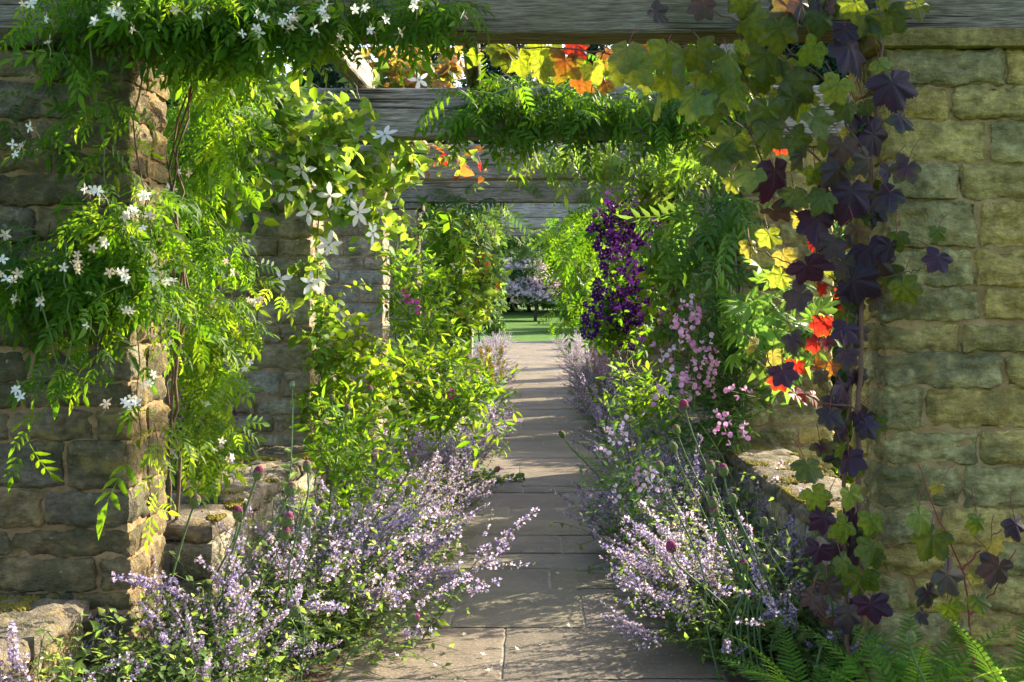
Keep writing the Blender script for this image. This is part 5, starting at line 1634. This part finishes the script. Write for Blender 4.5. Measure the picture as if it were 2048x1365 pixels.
leafy_climber("climber with a few red tinted leaves on the fifth left pillar", (-1.2, 19.3, 0), [(945, 480, 19.0, 22, 28, .3, 32), (950, 540, 18.8, 16, 45, .3, 28), (945, 590, 18.6, 18, 34, .3, 18), (970, 462, 19.8, 20, 8, .3, 12)], 83, [(6, (.12, .21, .03), (.42, .54, .04)), (2, (.06, .13, .03), (.2, .36, .04)), (1, (.28, .08, .02), (.7, .2, .03))], OVATE_LO, .13)
leafy_climber("dark climber on the sixth left pillar", (-1.2, 22.9, 0), [(965, 510, 22.6, 12, 34, .3, 28), (966, 580, 22.6, 10, 44, .3, 24), (985, 474, 23.4, 18, 6, .3, 10)], 84, G_DRK + [(2, (.06, .13, .03), (.2, .36, .04))], OVATE_LO, .14)
leafy_climber("evergreen climber on the far left pillars", (-1.2, 27, 0), [(975, 530, 26.6, 9, 44, .4, 28), (983, 560, 30.2, 7, 44, .4, 24), (1000, 486, 30, 20, 5, .5, 14)], 85, G_DRK, OVATE_LO, .17)
leafy_climber("pale green climber on the fourth right pillar behind the purple clematis", (1.25, 15.7, 0), [(1235, 440, 15.5, 36, 25, .25, 20), (1290, 500, 15.6, 24, 50, .25, 20), (1270, 620, 15.5, 24, 50, .25, 20)], 86, G_WIS + G_YEL, OVATE_LO, .12)
leafy_climber("leafy shoots with glossy bright leaves behind the red vine leaves", (1.45, 7.9, .6), [(1565, 600, 7.9, 55, 28, .2, 12), (1620, 640, 7.9, 40, 30, .2, 10), (1545, 645, 7.9, 36, 26, .15, 6)], 87, [(3, (.07, .17, .03), (.26, .44, .05))], PEONY, .17, .3, 4, M_GLOSSY, (-.3, -.3, .3), name="rose_bush", both=False, petiole=.1, face=(.1, -.4, .9))
leafy_climber("bright backlit greenery between the olive pillar and the purple vine", (1.9, 9.2, .2), [(1700, 760, 10.2, 50, 150, .4, 50), (1690, 960, 10.0, 60, 50, .3, 20), (1690, 560, 10.4, 50, 110, .4, 30)], 88, G_BRI, OVATE, .10, .35, 6, name="garden_bush")
leafy_climber("vigorous bright foliage arching over the left side between the first beams", (-1.9, 7.2, 1.0), [(420, 240, 7.2, 70, 80, .5, 26), (470, 115, 7.2, 70, 30, .4, 16), (395, 400, 7.6, 30, 60, .3, 12), (560, 110, 8.0, 30, 30, .3, 6)], 89, G_BRI, OVATE, .085, .4, 6)
leafy_climber("orange tinted vine shoots catching the sun above the second crossbeam", (-.9, 9.3, 2.95), [(760, 150, 9.6, 60, 22, .3, 15), (850, 150, 9.6, 50, 25, .3, 13), (890, 130, 9.6, 25, 30, .2, 7), (820, 165, 9.6, 80, 14, .3, 8)], 90, [(3, (.30, .13, .03), (.70, .38, .06)), (2, (.26, .20, .05), (.62, .52, .08)), (1, (.10, .16, .03), (.36, .46, .04))], VINE[:3], .075, .3, 4, M_VINE, (0, -.2, .9), both=False, name="young_vine")
leafy_climber("small orange and green leaves hanging over the third crossbeam", (-.6, 12, 2.8), [(880, 300, 11.6, 60, 14, .2, 9), (930, 310, 11.5, 30, 12, .1, 4), (800, 320, 11.4, 40, 22, .2, 8)], 91, [(2, (.28, .11, .02), (.55, .2, .03)), (4, (.12, .22, .03), (.42, .54, .04)), (1, (.1, .02, .02), (.7, .04, .03))], HEART, .075, .25, 4, both=False)

# ---- purple clematis
def pc_flower(seed):
    r = np.random.default_rng(seed)
    a = Acc()
    n = 4 if seed % 3 else 5
    for i in range(n):
        an = 2 * pi * i / n + r.normal(0, .08)
        b = blade([(0, .06), (.35, .30), (.7, .36), (1, .0)], .1, r.uniform(.0, .35))
        c = np.array([.085, .013, .145]) * r.uniform(.6, 1.35)
        a.inst(b, [(0, 0, 0)], (sin(an), cos(an), .1), (0, 0, 1), .046 * r.uniform(.9, 1.1), c, c * 1.2)
    a.inst(BLOB, [(0, 0, .004)], (0, 0, 1), (1, 0, 0), .007, (.60, .58, .45))
    return a
PCF = protos("flower", [pc_flower(570 + k) for k in range(6)], M_PETAL)
def purple_clematis():
    r = np.random.default_rng(57)
    base = (.95, 13.2, 0.0)
    root, lf, st = climber("purple_clematis", "clematis smothered in deep purple flowers right of the path", "climber", base)
    pads = [(1270, 410, 13.2, 45, 20, .25, 30), (1255, 460, 13.2, 45, 40, .25, 44), (1255, 540, 13.1, 40, 50, .25, 50), (1240, 610, 13.0, 45, 40, .25, 50), (1225, 660, 12.9, 40, 30, .2, 26), (1285, 580, 13.2, 30, 80, .2, 30)]
    fill(r, lf, st, pads, OVATE, .065, G_WIS, L=.25, K=5, face=(0, -.6, .7), spread=.85, petiole=.3)
    fill(r, lf, st, [(1250, 430, 12.62, 55, 30, .06, 8), (1250, 530, 12.62, 50, 60, .06, 10), (1240, 630, 12.6, 50, 30, .06, 8)], OVATE, .06, G_WIS, L=.22, K=4, face=(0, -.6, .7), spread=.85, petiole=.3)
    for k in range(3):
        st.tubes(pxline([(1250 + 14 * k, 760, 13.2), (1255 - 10 * k, 600, 13.2), (1262 + 8 * k, 400, 13.2)], 24, .02), .008, (.12, .09, .06), 5)
    finish(root, base, lf, st)
    extra = Acc()
    spots = []
    for px, py, rx, ry, n in ((1275, 402, 62, 18, 34), (1255, 435, 75, 24, 52), (1245, 475, 55, 28, 46), (1250, 525, 55, 36, 50), (1245, 585, 55, 34, 40), (1230, 635, 60, 28, 46), (1215, 658, 50, 20, 26), (1285, 470, 14, 40, 18), (1290, 590, 20, 50, 18), (1255, 690, 40, 12, 8), (1270, 380, 20, 8, 5), (1330, 630, 14, 12, 4)):
        u = r.normal(0, .6, (n, 2))
        for a_, b_ in u:
            spots.append((px + np.clip(a_, -1, 1) * rx, py + np.clip(b_, -1, 1) * ry))
    for k, (px, py) in enumerate(spots):
        pos = P(px, py, 12.72 + r.uniform(-.10, .10))
        n = nrm(np.array([r.normal(-.1, .4), -1, .25 + r.normal(0, .4)])); d = nrm(np.cross(n, r.normal(size=3)))
        s = r.uniform(.85, 1.15)
        if k % 5 < 2 and k < 250 * 1.0:
            place(PCF[k % 6], "flower", root, pos - np.array(base), tuple(d), tuple(n), s)
        else:
            me = PCF[k % 6].data
            if not hasattr(purple_clematis, 'c'): purple_clematis.c = {}
            if me.name not in purple_clematis.c:
                purple_clematis.c[me.name] = acc_tpl(pc_flower(570 + k % 6))
            extra.inst(purple_clematis.c[me.name], [pos], d, n, s, (1, 1, 1), (1.2, 1.2, 1.2))
    tag(extra.build("blossoms", M_PETAL, root, base), kind='stuff')
purple_clematis()
drop(PCF)

# ---- poppy with its seed head
def poppy():
    r = np.random.default_rng(58)
    Y = 7.0
    base = np.array([(582 - VX) * Y / FPX, Y, 0.0])
    root = thing("poppy", "tall poppy with a pale round seed head standing above the left catmint", "poppy", base)
    st, lf, hd = Acc(), Acc(), Acc()
    c = pxline([(578, 1150, Y), (577, 1000, Y), (583, 900, Y), (586, 775, Y)], 18, .002)
    st.tubes(c, np.linspace(.006, .003, 18)[None], (.14, .24, .10), 6)
    for i in range(3, 12, 1):
        c_, t_ = (.16, .28, .10), (.4, .55, .14)
        d = nrm(np.array([(-1) ** i * .8, -.3, .7]) + r.normal(0, .2, 3))
        lf.inst(blade([(0, .10), (.2, .26), (.45, .2), (.6, .26), (.8, .14), (1, 0)], .5, .5, .03), [c[i]], d, (0, -.7, .6), .085 * (1.25 - i * .06), c_, t_)
    u = nrm(np.array([0.05, 0, 1.0])); p0 = c[-1]
    prof = [(0, .002), (.004, .010), (.014, .0155), (.024, .0125), (.029, .007), (.031, .012), (.034, .011), (.035, .001)]
    hd.tubes(np.array([p0 + u * a for a, _ in prof]), np.array([[b for _, b in prof]]), (.20, .30, .17), 10)
    st.build("stem", M_STEM, root, base); lf.build("leaves", M_LEAF, root, base); hd.build("seed_head", M_STEM, root, base)
poppy()

# ---- purple salvias and yellow flowers beyond the walls
def spires(name, label, cat, x, y, z, n, h, w_, flower, pal, seed, fsize=.02, head=.45):
    r = np.random.default_rng(seed)
    root = thing(name, label, cat, (x, y, z))
    lf, fl = Acc(), Acc()
    b = np.array([x, y, z]) + np.stack([r.uniform(-w_, w_, n), r.uniform(-.3, .3, n), np.zeros(n)], 1)
    p, dd = shoots(r, b, rdirs(r, n, (0, 0, 1), .13), h * r.uniform(.7, 1.1, n), 10, .05, .1)
    leafy(r, lf, lf, p[:, :6], dd[:, :6], LANCE, .07, pal, face=(0, -.4, .8), spread=.75, down=.0, petiole=.1)
    lf.tubes(p, .002, (.08, .12, .05), 3)
    for k in range(n):
        m = 46
        f = 1 - head * r.random(m)
        q = f * 10; i = np.clip(q.astype(int), 0, 9); g = (q - i)[:, None]
        pos = p[k][i] * (1 - g) + p[k][i + 1] * g
        d = rdirs(r, m, (0, -.1, .3), .6)
        c = np.array(flower) * r.uniform(.7, 1.3, (m, 1))
        fl.inst(FLORET, pos + d * .006, d, r.normal(0, .3, (m, 3)) + np.array([0, 0, 1]), fsize * r.uniform(.7, 1.2, m), c, c)
    tag(lf.build("foliage", M_FINE, root, (x, y, z)), kind='stuff')
    tag(fl.build("flower_spikes", M_PETAL, root, (x, y, z)), kind='stuff')
spires("salvia_plant", "violet salvia seen between the jasmine and the grey pillar", "salvia", -2.15, 8.0, .2, 34, 1.25, .22, (.22, .05, .32), G_DRK, 591)
spires("salvia_plant", "blue violet salvia in the left border under the sweet peas", "salvia", -1.0, 12.2, 0, 12, .75, .15, (.22, .16, .55), G_GREY, 592, .016)
spires("wallflower_plant", "yellow flowers at the far end of the left border", "wallflower", -.72, 17.6, 0, 16, .95, .18, (.95, .78, .10), G_BRI, 593, .034, .3)
spires("speedwell_plant", "pale pink spires at the far end of the right border", "speedwell", 1.0, 17.8, 0, 18, .95, .22, (.62, .40, .52), G_BRI, 594, .022, .35)
spires("phlox_plant", "pink flowers beyond the left wall behind the jasmine", "phlox", -2.3, 9.0, .4, 22, 1.35, .35, (.72, .22, .45), G_BRI, 595, .035, .2)

# ---- a stray sprig on the path and what has fallen on it
def stray():
    r = np.random.default_rng(59)
    base = P(985, 968, 11.3); base[2] = .012
    root, lf, st = climber("creeping_sprig", "green sprig creeping onto the left edge of the path", "sprig", base)
    lines = [[base + np.array(q) for q in ((-.12, .05, .05), (0, 0, .04), (.12, -.02, .02), (.26, .0, .02))], [base + np.array(q) for q in ((-.1, 0, .06), (-.02, -.08, .05), (.05, -.12, .02))]]
    for ln in lines:
        c = smooth_line(ln, 9); st.tubes(c, .003, (.12, .16, .05), 4)
        leafy(r, lf, None, c[None], nrm(np.gradient(c, axis=0))[None], HEART, .075, G_HEART, face=(0, -.4, .9), frand=.5, spread=.8, down=-.3, petiole=.3, start=1)
    finish(root, base, lf, st)
stray()

def fallen():
    r = np.random.default_rng(60)
    def mesh(acc, nm, mat): return acc.build(nm, mat)
    base = P(995, 1111, 1); Y = EYE * FPX / (1111 - VY); p = P(995, 1111, Y)
    a = Acc(); a.inst(blade([(0, .04), (.3, .3), (.6, .3), (1, 0)], .5, -.35, .05), [(0, -.04, .004)], (1, .2, .1), (0, 0, 1), .10, (.42, .17, .03), (.5, .2, .03))
    o = a.build("fallen_leaf", M_LEAF, None, (p[0], p[1], .016), shift=False)
    tag(o, "curled orange brown leaf lying on the shaded path", "leaf", None, 'thing')
    b = Acc(); b.inst(petals(5, JAS_ST, .25, .2, -.2), [(0, 0, .008)], (0, 1, 0), (.2, -.2, 1), .02, (.82, .81, .74))
    src = b.build("fallen_blossom", M_PETAL)
    px = [(1022, 1212), (1060, 1212), (860, 1247), (1138, 1278), (1085, 1298), (967, 1320), (1000, 1335), (905, 1302), (1137, 1262), (1032, 1308), (981, 1352), (930, 1278), (836, 1140), (948, 1180), (1115, 1155), (1210, 1250), (875, 1340), (790, 1320)]
    for k, (x, y) in enumerate(px):
        Y = EYE * FPX / (y - VY); q = P(x, y, Y)
        o = src if k == 0 else src.copy()
        if k: COL.objects.link(o)
        o.location = (q[0], q[1], .014); o.rotation_euler = (r.normal(0, .4), r.normal(0, .4), r.uniform(0, 6)); o.scale = (r.uniform(.7, 1.1),) * 3
        tag(o, "tiny white jasmine blossom fallen on the sunlit path", "blossom", "fallen jasmine blossoms on the path", 'thing')
    c = Acc()
    n = 1500
    sd = r.choice([-1, 1], n)
    x = np.where(sd < 0, -.48, .46) + sd * np.abs(r.normal(0, .16, n)) * -1 * r.choice([1, -.6], n); y = r.uniform(5.2, 12, n)
    keep = (x > -.82) & (x < .8)
    x, y = x[keep], y[keep]
    n = len(x)
    col = np.array([(.45, .38, .28), (.32, .26, .30), (.22, .16, .09), (.5, .46, .38)])[r.integers(0, 4, n)]
    c.inst(OVATE_LO, np.stack([x, y, np.full(n, .0185)], 1), rdirs(r, n, (0, 0, 0), 1) * np.array([1, 1, .15]), np.array([0, 0, 1]) + r.normal(0, .2, (n, 3)), r.uniform(.005, .015, n), col)
    tag(c.build("fallen_debris", M_PETAL), kind='stuff')
fallen()

# ---- long arching grass blades among the alliums
def grass_tuft(label, x, y, n, h, seed):
    r = np.random.default_rng(seed)
    root = thing("grass_tuft", label, "grass tuft", (x, y, 0), "grassy allium leaves in the borders")
    a = Acc()
    b = np.array([x, y, 0]) + r.normal(0, .05, (n, 3)) * np.array([1, 1, 0])
    p, d = shoots(r, b, rdirs(r, n, (0, 0, 1), .32), h * r.uniform(.6, 1.2, n), 12, .9, .12)
    a.tubes(p, np.linspace(.003, .0008, 13)[None], (.10, .17, .04), 3)
    a.build("blade", M_LEAF, root, (x, y, 0)); root.children[0]['kind'] = 'stuff'
for k, (x, y, n, h, lab) in enumerate([(-1.2, 5.5, 26, .85, "arching grassy blades at the bottom left, among the allium stems"), (-.85, 6.2, 22, .8, "arching blades in the middle of the left catmint"), (1.05, 6.1, 26, .9, "grassy blades among the right alliums"),
                                       (1.2, 5.2, 22, .8, "grassy blades at the foot of the purple vine"), (-.95, 8.8, 20, .8, "thin blades behind the shaded left catmint")]):
    grass_tuft(lab, x, y, n, h, 610 + k)
